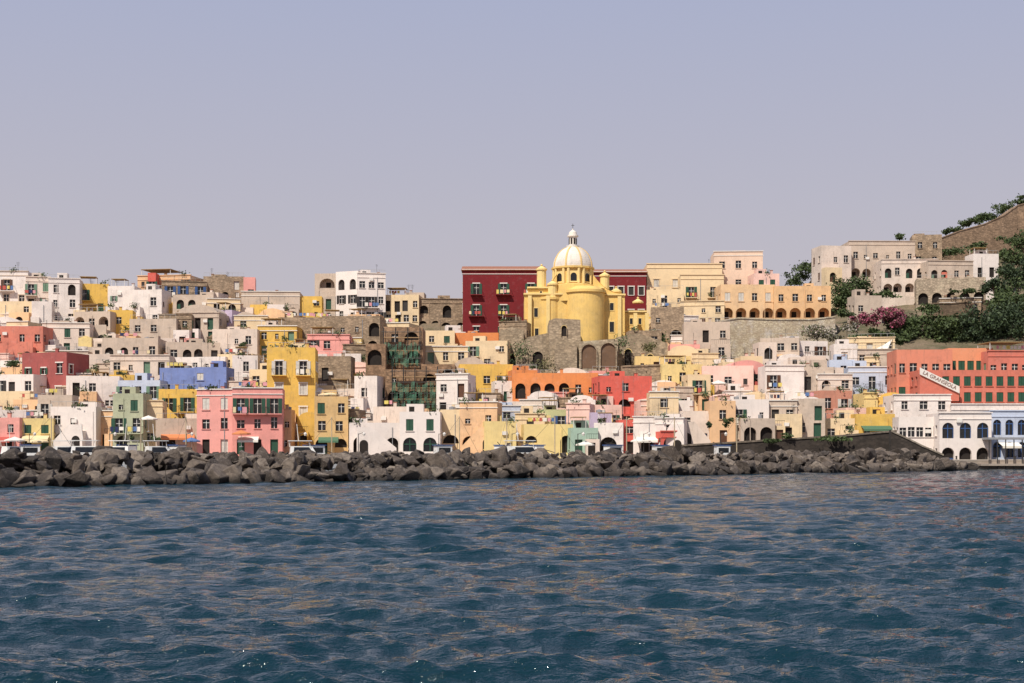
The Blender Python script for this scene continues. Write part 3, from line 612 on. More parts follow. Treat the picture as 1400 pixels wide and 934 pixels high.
# ------------------------------------------------------------------ scaffolded house
G = Geo(); Ds = 236; BRM = stone((154, 124, 98), 1.8); NET, nt, b = newmat('green_netting')
b.inputs['Base Color'].default_value = (*lin((80, 122, 100)), 1); b.inputs['Roughness'].default_value = .9
pos = N(nt, 'ShaderNodeNewGeometry').outputs['Position']; nt.links.new(ramp(nt, noise(nt, pos, .9, 6, .7), [(.35, .2), (.65, .75)]), b.inputs['Alpha'])
for (x0, x1, yt, yb, Dd) in ((500, 527, 470, 600, Ds+4), (524, 578, 447, 600, Ds+8), (527, 600, 505, 600, Ds), (576, 622, 498, 600, Ds+6)):
    oo = (XW(x0, Dd), Dd); ww = (x1-x0)*K*Dd
    wall(G, oo, (1, 0), ww, (0, -1), ZW(yb, Dd), ZW(yt, Dd), ZW(yb, Dd)-3, layout(ww, ZW(yb, Dd), ZW(yt, Dd), .5, 'DwDd'), BRM, None, 4)
    G.bx('walls', BRM, oo, (1, 0), (0, -1), 0, ww, ZW(yb, Dd)-3, ZW(yt, Dd)-.3, -8, -1.85)
    G.bx('roof', ROOF, oo, (1, 0), (0, -1), 0, ww, ZW(yt, Dd)-.3, ZW(yt, Dd)-.1, -8, -.3)
    G.bx('walls', BRM, oo, (1, 0), (0, -1), 0, .2, ZW(yb, Dd), ZW(yt, Dd)-.4, -1.9, -.01); G.bx('walls', BRM, oo, (1, 0), (0, -1), ww-.2, ww, ZW(yb, Dd), ZW(yt, Dd)-.4, -1.9, -.01)
for (x0, x1, y0, y1, Dd) in ((524, 574, 470, 500, Ds+6.6), (536, 598, 524, 560, Ds-1.4)):
    ox = XW(x0, Dd); ww = (x1-x0)*K*Dd; za, zc = ZW(y1, Dd), ZW(y0, Dd)
    n_ = int(ww/1.8)
    for i in range(n_+1):
        x = ox+ww*i/n_
        for yy in (Dd, Dd+1): G.tube('scaffold_pole', IRON, (x, yy, za-3), (x, yy, zc+2.8), .06)
    l_ = int((zc-za)/2)+1
    for j in range(l_+2):
        zz = za-2+(zc-za+3)*j/(l_+1)
        G.tube('scaffold_pole', IRON, (ox-.3, Dd, zz+1), (ox+ww+.3, Dd, zz+1), .06); G.bx('scaffold_plank', simple('planks', (170, 140, 104), .9), (ox, Dd), (1, 0), (0, -1), 0, ww, zz, zz+.12, -.95, -.05)
    nx, nz = 24, 12
    def NP(i, j):
        sag = .14*math.sin(i*1.9+j*.7)+.12*math.sin(i*.8-j); return Vector((ox+ww*i/nx, Dd-.14+sag, za+(zc-za)*j/nz+.3*math.sin(i*.7)*(j == nz or j == 0)))
    for i in range(nx):
        for j in range(nz):
            if (i*7+(j//4)*5) % 23 < 6: continue
            G.face('safety_net', NET, [NP(i, j), NP(i+1, j), NP(i+1, j+1), NP(i, j+1)])
G.tube('debris_chute', simple('chute_yellow', (214, 190, 60), .6), W(619, 622, 226), W(619, 572, 226), .35, 8)
G.build('scaffolded_house', (XW(560, Ds), Ds, ZW(600, Ds)))
# ------------------------------------------------------------------ terrain
def zt(x, y):
    s = 2.5+(13+(y-218)/.42)*K*y-3.9 if y > 222 else 1.0
    g = smooth(62, 92, x); cap = 29.5+g*min(50, max(0, y-300))*.3
    cap += g*25*math.exp(-(((x-155)/40)**2+((y-378)/30)**2))+11*math.exp(-(((x-76)/8)**2+((y-352)/16)**2))
    v = min(s, cap)
    if y > 400: v -= (y-400)*.25
    return max(v, -2) + (.5*mnoise.noise(Vector((x*.08, y*.08, 0))) if y > 225 else 0)
nx, ny = 150, 110; vs = []; fs = []
for j in range(ny+1):
    y = 214+j*2.6 if j < 90 else 448+(j-90)*14
    for i in range(nx+1):
        x = -220+i*3.0; vs.append((x, y, zt(x, y)))
for j in range(ny):
    for i in range(nx): a = j*(nx+1)+i; fs.append((a, a+1, a+nx+2, a+nx+1))
me = bpy.data.meshes.new('hillside'); me.from_pydata(vs, [], fs); me.polygons.foreach_set('use_smooth', [True]*len(fs))
tm, nt, b = newmat('hillside_ground'); pos = N(nt, 'ShaderNodeNewGeometry').outputs['Position']
col = mix(nt, ramp(nt, noise(nt, pos, .12, 8, .7), [(.42, 0.0), (.58, 1.0)]), (.24, .18, .12), (.08, .085, .035))
col = mix(nt, ramp(nt, noise(nt, pos, 1.4, 6, .7), [(.4, 0.0), (.65, .6)]), col, (.12, .095, .06)); nt.links.new(col, b.inputs['Base Color']); b.inputs['Roughness'].default_value = 1
bump(nt, b, noise(nt, pos, 1.0, 8, .7), 1, .6)
me.materials.append(tm); ob = bpy.data.objects.new('hillside_terrain', me); sc.collection.objects.link(ob)
# quay
G = Geo(); QM = plaster((172, 160, 146), .7)
G.bx('deck', QM, (-150, 207), (1, 0), (0, -1), 0, 300, -2, 1.25, -16, 0); G.bx('kerb', plaster((196, 186, 172), .5), (-150, 207), (1, 0), (0, -1), 0, 300, 1.25, 1.4, -.5, .06)
for i in range(60):
    x = -120+i*4.3; G.rev('bollard', IRON, x, 207.9-.6+.4, [(.14, 1.41), (.12, 1.8), (.2, 1.88), (0, 1.95)], 8)
G.build('stone_quay', (0, 207, 1.25))
for px in (40, 150, 255, 410, 490, 600, 700, 790, 880, 985):
    G = Geo(); x = XW(px, 209); G.rev('post', IRON, x, 209, [(.14, 1.25), (.1, 1.9), (.06, 2.1), (.05, 5.2)], 8); G.tube('arm', IRON, (x, 209, 5.1), (x+.8, 209, 5.4), .04)
    G.rev('lantern', FR, x+.8, 209, [(.05, 5.4), (.25, 5.2), (.16, 4.9), (0, 4.88)], 8); G.build('street_lamp', (x, 209, 1.25))
# ------------------------------------------------------------------ breakwater
rng = np.random.default_rng(5)
protos = []
for i in range(36):
    bm = bmesh.new()
    npt = rng.integers(10, 18)
    p = rng.normal(size=(npt, 3)); p /= np.linalg.norm(p, axis=1)[:, None]; p = np.sign(p)*np.abs(p)**.6; p *= 1.0/np.maximum(1, np.linalg.norm(p, axis=1)[:, None]*.88)
    p *= np.array([1.15, rng.uniform(.6, .95), rng.uniform(.5, .85)])*rng.uniform(.8, 1.12, size=(npt, 1))
    for q in p: bm.verts.new(q)
    r_ = bmesh.ops.convex_hull(bm, input=bm.verts[:])
    bmesh.ops.delete(bm, geom=[g for g in r_['geom_interior'] if isinstance(g, bmesh.types.BMVert)], context='VERTS')
    bmesh.ops.dissolve_limit(bm, angle_limit=.25, verts=bm.verts[:], edges=bm.edges[:])
    try: bmesh.ops.bevel(bm, geom=bm.edges[:], offset=.05, segments=1, affect='EDGES')
    except Exception: pass
    bmesh.ops.triangulate(bm, faces=bm.faces[:])
    bmesh.ops.subdivide_edges(bm, edges=[e for e in bm.edges if e.calc_length() > .35], cuts=1, use_grid_fill=True)
    for v_ in bm.verts:
        v_.co += v_.co.normalized()*.09*mnoise.noise(v_.co*2.3+Vector((i*7.1, 0, 0)))
    bmesh.ops.triangulate(bm, faces=bm.faces[:])
    bm.verts.ensure_lookup_table()
    protos.append((np.array([v.co[:] for v in bm.verts]), [tuple(v.index for v in f.verts) for f in bm.faces])); bm.free()
T = np.array([.725, .689]); Nn = np.array([.689, -.725]); A0 = np.array([-64., 72.4]); LEN = 176
def prof_h(c): return 2.0*smooth(-.3, 3.6, c) if c < 6 else 2.0*(1-smooth(6.5, 10.5, c))
V = []; F = []; off = 0
def addrock(s, c, zc, r_):
    global off
    pv, pf = protos[rng.integers(len(protos))]
    q = rng.normal(size=4); q /= np.linalg.norm(q); w_, x_, y_, z_ = q
    M = np.array([[1-2*(y_*y_+z_*z_), 2*(x_*y_-z_*w_), 2*(x_*z_+y_*w_)], [2*(x_*y_+z_*w_), 1-2*(x_*x_+z_*z_), 2*(y_*z_-x_*w_)], [2*(x_*z_-y_*w_), 2*(y_*z_+x_*w_), 1-2*(x_*x_+y_*y_)]])
    v = (pv*r_)@M.T; v[:, 2] *= .85; xy = A0+T*s-Nn*c
    v += np.array([xy[0], xy[1], zc]); V.append(v); F.extend([tuple(i+off for i in f) for f in pf]); off += len(pv)
for i in range(1750):
    s = rng.uniform(0, LEN); c = rng.uniform(-.6, 10.5)
    end = min(1, (LEN-s)/7); r_ = rng.choice([.5, .75, .95, 1.2, 1.5], p=[.2, .28, .27, .17, .08])*rng.uniform(.85, 1.15)*(1-.1*s/LEN)
    addrock(s, c, (prof_h(max(0, c))*end)-.3+rng.uniform(-.3, .3), r_)
for i in range(280):   # big toe stones
    s = LEN*i/280+rng.uniform(-.4, .4); addrock(s, rng.uniform(-.3, 1.2), rng.uniform(0, .6)*min(1, (LEN-s)/7), rng.uniform(.85, 1.45))
for i in range(600):   # small rubble
    c = rng.uniform(-1, 9); s = rng.uniform(0, LEN-5); addrock(s, c, prof_h(max(0, c))+rng.uniform(-.1, .4), rng.uniform(.22, .5))
V = np.concatenate(V); me = bpy.data.meshes.new('breakwater_boulders'); me.from_pydata(V.tolist(), [], F)
bmt, nt, b = newmat('boulder_basalt'); geo = N(nt, 'ShaderNodeNewGeometry'); pos = geo.outputs['Position']
c1 = ramp(nt, geo.outputs['Random Per Island'], [(0.0, (.048, .038, .032)), (.4, (.105, .08, .064)), (.75, (.18, .14, .11)), (1.0, (.31, .25, .20))])
c1 = mix(nt, ramp(nt, noise(nt, pos, 1.3, 8, .8), [(.42, 0.0), (.64, .75)]), c1, (.04, .03, .025)); c1 = mix(nt, ramp(nt, noise(nt, pos, 3, 7, .8), [(.53, 0.0), (.68, .6)]), c1, (.34, .285, .235))
sx = N(nt, 'ShaderNodeSeparateXYZ'); nt.links.new(pos, sx.inputs[0])
wet = N(nt, 'ShaderNodeMapRange'); wet.inputs[1].default_value = .15; wet.inputs[2].default_value = .8; wet.inputs[3].default_value = .9; wet.inputs[4].default_value = 0
ad = N(nt, 'ShaderNodeMath', operation='MULTIPLY_ADD'); nt.links.new(noise(nt, pos, .8, 4), ad.inputs[0]); ad.inputs[1].default_value = -.8; nt.links.new(sx.outputs[2], ad.inputs[2])
ad2 = N(nt, 'ShaderNodeMath', operation='ADD'); nt.links.new(ad.outputs[0], ad2.inputs[0]); ad2.inputs[1].default_value = .4; nt.links.new(ad2.outputs[0], wet.inputs[0])
c1 = mix(nt, wet.outputs[0], c1, (.018, .014, .012)); nt.links.new(c1, b.inputs['Base Color']); b.inputs['Roughness'].default_value = .85
bump(nt, b, noise(nt, pos, 2.2, 9, .75), 1, .3)
me.materials.append(bmt); ob = bpy.data.objects.new('boulder_breakwater', me); sc.collection.objects.link(ob)
# mound core, coloured dark to paint shade into the gaps between boulders
vs = []; fs = []; cs = [-1, 0, 1.5, 3.4, 6.5, 8.5, 10.5, 11.5]
for i in range(60):
    s = LEN*i/59
    for c in cs: xy = A0+T*s-Nn*c; vs.append((xy[0], xy[1], (prof_h(max(0, c))-1.1)*min(1, (LEN-s)/9+.01)-.1))
for i in range(59):
    for j in range(len(cs)-1): a = i*len(cs)+j; fs.append((a, a+1, a+len(cs)+1, a+len(cs)))
me = bpy.data.meshes.new('core'); me.from_pydata(vs, [], fs); me.materials.append(simple('gap_shade_core', (40, 34, 30), 1, .5)); co = bpy.data.objects.new('core', me); sc.collection.objects.link(co); co.parent = ob
# ------------------------------------------------------------------ sea
ys = [7.0]
while ys[-1] < 240: ys.append(ys[-1]*1.0042)
while ys[-1] < 9000: ys.append(ys[-1]*1.12)
ys = np.array(ys); nxw = 960; t = np.linspace(-1, 1, nxw)
X = t[None, :]*(ys[:, None]*.62+12); Y = np.repeat(ys[:, None], nxw, 1); Z = np.zeros_like(X); DX = np.zeros_like(X); DY = np.zeros_like(X)
pit = np.maximum(ys*.0042, (ys*.62+12)*2/nxw)[:, None]
wr = np.random.default_rng(11)
for i in range(115):
    lam = .18*(4.8/.18)**(i/114.0)*wr.uniform(.93, 1.07); ang = math.radians(-96+wr.normal()*33) ; kx = 2*math.pi/lam*math.cos(ang); ky = 2*math.pi/lam*math.sin(ang)
    slope = .050*(1.0 if lam < .95 else (.95/lam)**.62); amp = slope*lam/(2*math.pi)
    wgt = np.clip((lam/pit-2.0)/2.2, 0, 1); ph = kx*X+ky*Y+wr.uniform(0, 6.28)
    Z += amp*wgt*np.cos(ph); s_ = np.sin(ph)*amp*wgt*.85; DX -= s_*math.cos(ang); DY -= s_*math.sin(ang)
gust = 1+.3*np.sin(X*.11+Y*.07)*np.sin(Y*.13-X*.05+1)
co_ = np.stack([X+DX, Y+DY, Z*gust], -1).reshape(-1, 3)
ny_ = len(ys); idx = np.arange(ny_*nxw).reshape(ny_, nxw); q = np.stack([idx[:-1, :-1], idx[:-1, 1:], idx[1:, 1:], idx[1:, :-1]], -1).reshape(-1, 4)
me = bpy.data.meshes.new('sea'); me.vertices.add(len(co_)); me.vertices.foreach_set('co', co_.ravel()); me.loops.add(q.size); me.loops.foreach_set('vertex_index', q.ravel().astype(np.int32))
me.polygons.add(len(q)); me.polygons.foreach_set('loop_start', np.arange(0, q.size, 4, dtype=np.int32)); me.polygons.foreach_set('use_smooth', np.ones(len(q), bool)); me.update(calc_edges=True)
wm, nt, b = newmat('sea_water'); pos = N(nt, 'ShaderNodeNewGeometry').outputs['Position']
c1 = mix(nt, ramp(nt, noise(nt, pos, .03, 3), [(.35, 0.0), (.65, 1.0)]), (.0038, .022, .033), (.006, .028, .040)); nt.links.new(c1, b.inputs['Base Color'])
b.inputs['Roughness'].default_value = .05; b.inputs['IOR'].default_value = 1.333
n_a = noise(nt, mapping(nt, pos, (.8, 1.5, 1)), 2.6, 4, .65); n_b = noise(nt, mapping(nt, pos, (.6, 1.2, 1)), .8, 3, .5)
ad = N(nt, 'ShaderNodeMath', operation='MULTIPLY_ADD'); nt.links.new(n_b, ad.inputs[0]); ad.inputs[1].default_value = 1.8; nt.links.new(n_a, ad.inputs[2]); bump(nt, b, ad.outputs[0], .9, .15)
me.materials.append(wm); ob = bpy.data.objects.new('sea_water', me); sc.collection.objects.link(ob)
# ------------------------------------------------------------------ vegetation
BARK = simple('bark', (92, 74, 58), .9)
def leaves(blobs, size):
    out = []
    for (x, y, z_, rx, ry, rz, n_) in blobs:
        nc = max(3, n_//70); cc = rng.normal(size=(nc, 3)); cc /= np.linalg.norm(cc, axis=1)[:, None]; cc *= rng.uniform(.35, .95, (nc, 1))
        w_ = rng.integers(nc, size=n_); p = cc[w_]+rng.normal(size=(n_, 3))*.2; p = p*np.array([rx, ry, rz])+np.array([x, y, z_])
        a = rng.normal(size=(n_, 3)); a /= np.linalg.norm(a, axis=1)[:, None]; b_ = rng.normal(size=(n_, 3)); b_ = np.cross(a, b_); b_ /= np.linalg.norm(b_, axis=1)[:, None]
        s_ = size*rng.uniform(.6, 1.3, (n_, 1)); a = a*s_; b_ = b_*s_*.6
        out.append(np.stack([p-a, p-b_, p+a, p+b_], 1))
    return np.concatenate(out).reshape(-1, 3)
def foliage(name, mt, blobs, size=.3, trunks=None):
    P_ = leaves(blobs, size); n_ = len(P_)//4; o_ = Vector(blobs[0][:3])
    G = Geo()
    if trunks:
        for (x, y, z0_, z1_, r_) in trunks:
            pv = Vector((x, y, z0_))
            for i in range(4):
                nx_ = Vector((x+R.uniform(-.2, .2), y+R.uniform(-.2, .2), z0_+(z1_-z0_)*(i+1)/4)); G.tube('trunk', BARK, pv, nx_, r_*(1-i*.18), 6); pv = nx_
            for i in range(5): G.tube('limb', BARK, (x, y, z0_+(z1_-z0_)*(.5+.08*i)), (x+R.uniform(-1.5, 1.5), y+R.uniform(-1, 1), z1_+R.uniform(0, 1)), r_*.4, 5)
    e = G.build(name, o_); me = bpy.data.meshes.new('leaves'); me.from_pydata((P_-np.array(o_)).tolist(), [], np.arange(n_*4).reshape(-1, 4).tolist()); me.materials.append(mt)
    ob = bpy.data.objects.new('leaves', me); sc.collection.objects.link(ob); ob.parent = e
def bl(px, py, D, wpx, hpx, n_): p = W(px, py, D); return (p.x, p.y, p.z, wpx*K*D/2, wpx*K*D/2*.8, hpx*K*D/2, n_)
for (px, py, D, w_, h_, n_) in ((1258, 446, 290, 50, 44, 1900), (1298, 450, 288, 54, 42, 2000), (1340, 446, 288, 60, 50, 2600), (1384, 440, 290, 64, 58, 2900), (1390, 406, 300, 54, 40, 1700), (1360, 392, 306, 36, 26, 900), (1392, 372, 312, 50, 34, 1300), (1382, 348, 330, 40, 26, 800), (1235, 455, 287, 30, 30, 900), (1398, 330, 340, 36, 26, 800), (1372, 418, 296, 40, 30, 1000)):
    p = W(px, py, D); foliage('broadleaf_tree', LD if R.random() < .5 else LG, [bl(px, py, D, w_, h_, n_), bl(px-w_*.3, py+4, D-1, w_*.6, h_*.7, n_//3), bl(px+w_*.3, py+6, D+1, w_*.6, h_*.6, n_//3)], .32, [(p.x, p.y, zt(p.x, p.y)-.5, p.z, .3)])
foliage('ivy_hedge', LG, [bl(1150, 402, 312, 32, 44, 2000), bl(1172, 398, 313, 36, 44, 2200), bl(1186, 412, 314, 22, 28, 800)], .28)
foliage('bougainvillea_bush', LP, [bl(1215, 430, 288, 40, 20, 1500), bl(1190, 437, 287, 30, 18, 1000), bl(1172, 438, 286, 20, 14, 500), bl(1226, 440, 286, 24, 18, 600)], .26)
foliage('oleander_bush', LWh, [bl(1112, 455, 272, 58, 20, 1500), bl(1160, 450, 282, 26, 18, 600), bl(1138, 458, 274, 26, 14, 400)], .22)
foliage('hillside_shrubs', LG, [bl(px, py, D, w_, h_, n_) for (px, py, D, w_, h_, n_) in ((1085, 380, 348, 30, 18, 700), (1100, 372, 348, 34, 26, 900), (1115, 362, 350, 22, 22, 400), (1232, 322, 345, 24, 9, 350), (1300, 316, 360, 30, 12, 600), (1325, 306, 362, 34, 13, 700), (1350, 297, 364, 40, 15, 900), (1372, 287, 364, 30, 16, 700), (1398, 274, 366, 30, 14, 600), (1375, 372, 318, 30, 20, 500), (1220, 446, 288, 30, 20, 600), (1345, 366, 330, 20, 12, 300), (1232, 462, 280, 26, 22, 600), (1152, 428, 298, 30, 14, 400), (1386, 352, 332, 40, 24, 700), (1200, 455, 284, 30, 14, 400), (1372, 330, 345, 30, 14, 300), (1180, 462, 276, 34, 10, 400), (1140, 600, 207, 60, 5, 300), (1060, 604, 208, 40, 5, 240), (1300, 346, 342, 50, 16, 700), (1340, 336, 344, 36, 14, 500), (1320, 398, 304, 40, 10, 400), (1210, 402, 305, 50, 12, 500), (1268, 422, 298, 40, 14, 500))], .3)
sb_ = []
for i in range(110):
    x = R.uniform(78, 165); y = R.uniform(290, 372)
    if XW(1122, y) < x < XW(1352, y) and y > 300: continue
    sb_.append((x, y, zt(x, y)+.4, R.uniform(1.2, 3), R.uniform(1.2, 3), R.uniform(.8, 1.8), R.randint(120, 260)))
foliage('scrub_vegetation', LY, sb_[::2], .28); foliage('scrub_vegetation', LD, sb_[1::2], .3)
for (px, py, D, w_, h_, mt) in ((995, 578, 214, 18, 14, LG), (968, 582, 214, 12, 12, LD), (15, 497, 238, 34, 8, LG), (212, 600, 212, 16, 8, LG), (905, 470, 262, 20, 30, LG), (640, 512, 244, 12, 8, LG), (1075, 596, 209, 20, 6, LG), (700, 494, 256, 10, 8, LD), (888, 470, 258, 24, 20, LY), (330, 470, 262, 14, 8, LG), (745, 556, 232, 12, 8, LG), (520, 558, 226, 14, 7, LG), (180, 600, 211, 8, 10, LD)):
    foliage('potted_shrub' if w_ < 15 else 'garden_bush', mt, [bl(px, py, D, w_, h_, 60+w_*14)], .18)
# ------------------------------------------------------------------ boats
HULLS = [simple('hull_white', (226, 224, 220), .35, .08), simple('hull_blue', (50, 84, 140), .4), simple('hull_green', (60, 120, 100), .4)]
def boat(px, D, L=9, kind=0, ang=0, hm=0):
    G = Geo(); x0 = XW(px, D); ca, sa = math.cos(ang), math.sin(ang); B = L*.16
    def P(a, s_, z_): return Vector((x0+a*ca-s_*sa, D+a*sa+s_*ca, z_))
    st = []
    for i in range(11):
        t_ = i/10; a = -L/2+L*t_; hb = B*(1-max(0, (t_-.45)/.55)**2.2)*(.88+.12*min(1, t_*4)); sh_ = .95+.6*t_**2
        st.append([P(a, -hb, sh_), P(a, -hb*.9, .25), P(a, -hb*.45, -.25), P(a, hb*.45, -.25), P(a, hb*.9, .25), P(a, hb, sh_)])
    for i in range(10):
        for j in range(5): G.face('hull', HULLS[hm], [st[i][j], st[i+1][j], st[i+1][j+1], st[i][j+1]])
        G.face('deck', FR, [st[i][0]-Vector((0, 0, .12)), st[i+1][0]-Vector((0, 0, .12)), st[i+1][5]-Vector((0, 0, .12)), st[i][5]-Vector((0, 0, .12))])
    G.face('hull', HULLS[hm], st[0])
    u = (ca, sa); n_ = (sa, -ca); o = (x0, D)
    if kind == 0:   # motor cruiser
        def cab(a0, a1, w_, z0_, z1_, rk):
            b0 = [P(a0, -w_, z0_), P(a1, -w_*.9, z0_), P(a1, w_*.9, z0_), P(a0, w_, z0_)]; b1 = [P(a0+.1, -w_*.85, z1_), P(a1-rk, -w_*.7, z1_), P(a1-rk, w_*.7, z1_), P(a0+.1, w_*.85, z1_)]
            for i in range(4): G.face('cabin', HULLS[0], [b0[i], b0[(i+1) % 4], b1[(i+1) % 4], b1[i]])
            G.face('cabin', HULLS[0], b1)
            for i in (0, 1, 2):
                c0, c1, c2, c3 = b0[i], b0[(i+1) % 4], b1[(i+1) % 4], b1[i]; m_ = (c0+c1+c2+c3)/4; nn = (c1-c0).cross(c3-c0).normalized()
                if nn.dot(m_-P((a0+a1)/2, 0, m_.z)) < 0: nn = -nn
                G.face('cabin_window', GLASS, [m_+(q_-m_)*.72+nn*.03 for q_ in (c0, c1, c2, c3)])
        cab(-L*.22, L*.28, B*.8, .9, 2.3, 1.0); cab(-L*.2, L*.1, B*.7, 2.3, 3.3, .6)
        G.bx('hardtop', HULLS[0], o, u, n_, -L*.22, L*.05, 4.0, 4.1, -B*.7, B*.7)
        for a in (-L*.2, L*.03):
            for s_ in (-B*.6, B*.6): G.tube('post', FR, P(a, s_, 3.2), P(a-.1, s_, 4.0), .04)
        G.tube('mast', FR, P(-L*.1, 0, 4.0), P(-L*.12, 0, 6.4), .05)
    else:          # fishing boat: wheelhouse, mast and boom
        G.bx('wheelhouse', HULLS[0], o, u, n_, -L*.3, -L*.05, .8, 3.4, -B*.5, B*.5); G.bx('wheelhouse', HULLS[1], o, u, n_, -L*.32, -L*.03, 3.403, 3.52, -B*.58, B*.58)
        G.bx('wheelhouse_window', GLASS, o, u, n_, -L*.27, -L*.08, 2.4, 3.1, B*.5, B*.5+.03)
        G.tube('mast', simple('wood_mast', (190, 170, 140), .6), P(L*.1, 0, .8), P(L*.1, 0, 7.5), .08); G.tube('boom', IRON, P(L*.1, 0, 2.4), P(-L*.35, 0, 3.9), .05)
        G.tube('stay', IRON, P(L*.1, 0, 7.4), P(L*.48, 0, 1.4), .02, 4); G.tube('stay', IRON, P(L*.1, 0, 7.4), P(-L*.45, 0, 1.0), .02, 4)
    for s_ in (-1, 1):
        pr = None
        for i in range(5, 11):
            q_ = st[i][0 if s_ < 0 else 5]+Vector((0, 0, .6)); G.tube('rail', RAILW, q_-Vector((0, 0, .6)), q_, .025, 4)
            if pr: G.tube('rail', RAILW, pr, q_, .025, 4)
            pr = q_
    G.build('motor_boat' if kind == 0 else 'fishing_boat', (x0, D, 0))
for (px, D, L, kd, an, hm) in ((60, 196, 10, 1, .3, 1), (95, 200, 11, 0, .4, 0), (128, 194, 14, 0, .15, 0), (160, 197, 12, 0, 2.9, 0), (186, 201, 9, 1, 1.0, 0), (222, 198, 11, 0, .5, 1), (250, 202, 9, 1, 1.3, 2), (420, 199, 12, 0, .2, 0), (445, 203, 10, 1, .6, 0), (620, 200, 9, 1, .4, 2), (722, 196, 14, 0, .25, 0), (748, 200, 11, 1, .1, 0), (690, 202, 8, 1, 1.2, 1), (850, 202, 9, 1, .6, 1), (915, 203, 8, 1, .3, 0), (1000, 204, 8, 1, .2, 2), (22, 202, 9, 0, .8, 0)):
    boat(px, D, L, kd, an, hm)
# ------------------------------------------------------------------ umbrellas, sign, canvas
for (px, py, D, r_, m_) in ((356, 549, 215.5, 1.6, 0), (450, 535, 219, 1.7, 1), (203, 568, 214, 1.4, 0), (20, 597, 211, 1.6, 0), (52, 599, 211, 1.6, 1), (262, 598, 211, 1.3, 5), (800, 603, 210, 1.4, 0), (876, 598, 210, 1.5, 0), (982, 520, 240, 1.5, 0), (330, 588, 209, 1.4, 2)):
    umbrella(px, py, D, r_, m_)
# outside stair whose white parapet carries the restaurant lettering
G = Geo(); D = 225.6; a, b_ = W(1258, 512, D), W(1312, 538, D); up = Vector((0, 0, 1.1)); th = Vector((0, .25, 0))
for q_ in ([a, b_, b_+up, a+up], [a+th, b_+th, b_+up+th, a+up+th], [a+up, b_+up, b_+up+th, a+up+th], [a, b_, b_+th, a+th], [a, a+th, a+th+up, a+up], [b_, b_+th, b_+th+up, b_+up]): G.face('parapet', FR, q_)
SM_ = plaster((212, 124, 104), .6)
for i in range(22):
    p0 = a.lerp(b_, i/22); p1 = a.lerp(b_, (i+1)/22); G.bx('steps', SM_, (p0.x, D+1.35), (1, 0), (0, -1), 0, p1.x-p0.x, b_.z-1.2, p0.z+.15, 0, 1.09)
e = G.build('stair_parapet_sign', a)
cu = bpy.data.curves.new('lettering', 'FONT'); cu.body = 'LA GRANSEOLA'; cu.size = .82; cu.extrude = .012
to = bpy.data.objects.new('lettering', cu); sc.collection.objects.link(to); to.parent = e; d_ = b_-a; sl = math.atan2(d_.z, d_.x)
to.matrix_local = Matrix.Translation(Vector((.35, -.04, .12))) @ Matrix.Rotation(math.pi/2, 4, 'X') @ Matrix.Rotation(sl, 4, 'Z')
cu.materials.append(simple('faded_lettering', (140, 110, 98), .8))
G = Geo(); D = 262; A_, B_, C_, E_ = W(1160, 478, D), W(1220, 464, D), W(1210, 484, D-5), W(1168, 486, D-5)
n_ = 10
for i in range(n_):
    for j in range(n_):
        def Q(i, j):
            s_, t_ = i/n_, j/n_; p = A_.lerp(B_, s_).lerp(E_.lerp(C_, s_), t_); p = p.copy(); p.z -= 1.1*math.sin(math.pi*s_)*(1-.4*t_); return p
        G.face('canvas', AWN[0], [Q(i, j), Q(i+1, j), Q(i+1, j+1), Q(i, j+1)])
for p in (A_, B_, C_, E_): G.tube('pole', IRON, p, p-Vector((0, 0, 4)), .05)
G.build('shade_sail', A_)
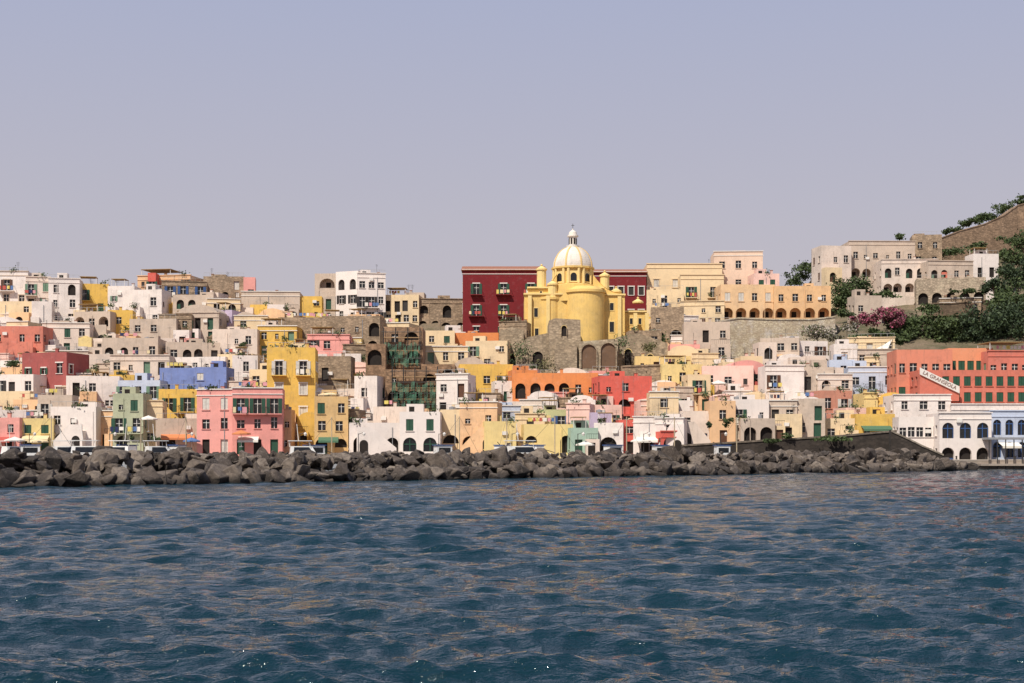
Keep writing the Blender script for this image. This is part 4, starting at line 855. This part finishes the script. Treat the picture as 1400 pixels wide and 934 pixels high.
# jetty canopy far right
G = Geo(); D = 206
G.bx('roof', TANK, (XW(1352, D), D), (1, 0), (0, -1), 0, 10, ZW(601, D), ZW(598, D), -3, 0)
for i in range(9): G.bx('post', IRON, (XW(1352, D)+i*1.2, D), (1, 0), (0, -1), 0, .12, -1, ZW(601, D), -.15, 0)
G.bx('deck', QM, (XW(1340, D), D), (1, 0), (0, -1), 0, 16, .5, .8, -3, .4)
G.build('jetty_canopy', (XW(1352, D), D, 0))
# ------------------------------------------------------------------ camera, sky, sun
cam = bpy.data.cameras.new('camera'); co = bpy.data.objects.new('camera', cam); sc.collection.objects.link(co); co.location = (0, 0, H); co.rotation_euler = (math.pi/2, 0, 0)
cam.lens = 50; cam.sensor_width = 36; cam.shift_y = (HOR-467)/1400; cam.clip_end = 20000; cam.clip_start = .1; sc.camera = co
EL, AZ = math.radians(51), math.radians(211)
w = bpy.data.worlds.new('World'); sc.world = w; w.use_nodes = True; nt = w.node_tree; bg = nt.nodes['Background']
sky = N(nt, 'ShaderNodeTexSky', sky_type='NISHITA'); sky.sun_disc = False; sky.sun_elevation = EL; sky.sun_rotation = AZ; sky.dust_density = 3; sky.air_density = 1.2; sky.ozone_density = 2
tc = N(nt, 'ShaderNodeTexCoord'); sx = N(nt, 'ShaderNodeSeparateXYZ'); nt.links.new(tc.outputs['Generated'], sx.inputs[0])
S = .1
hz = ramp(nt, sx.outputs[2], [(0.0, (.60, .525, .53)), (.16, (.51, .49, .565)), (.32, (.41, .445, .61)), (.6, (.19, .25, .42)), (1.0, (.11, .17, .34))])
sc10 = mix(nt, 1.0, hz, (10, 10, 10), 'MULTIPLY')
col = mix(nt, .93, sky.outputs[0], sc10); nt.links.new(col, bg.inputs['Color']); bg.inputs['Strength'].default_value = S
sl = bpy.data.lights.new('sun', 'SUN'); sl.energy = 5.0; sl.angle = math.radians(.5); sl.color = (1, .93, .82); so = bpy.data.objects.new('sun', sl); sc.collection.objects.link(so)
v = Vector((math.sin(AZ)*math.cos(EL), math.cos(AZ)*math.cos(EL), math.sin(EL))); so.rotation_euler = v.to_track_quat('Z', 'Y').to_euler(); so.location = (-40, -40, 80)
sc.view_settings.view_transform = 'Standard'; sc.view_settings.look = 'None'; sc.view_settings.exposure = 0
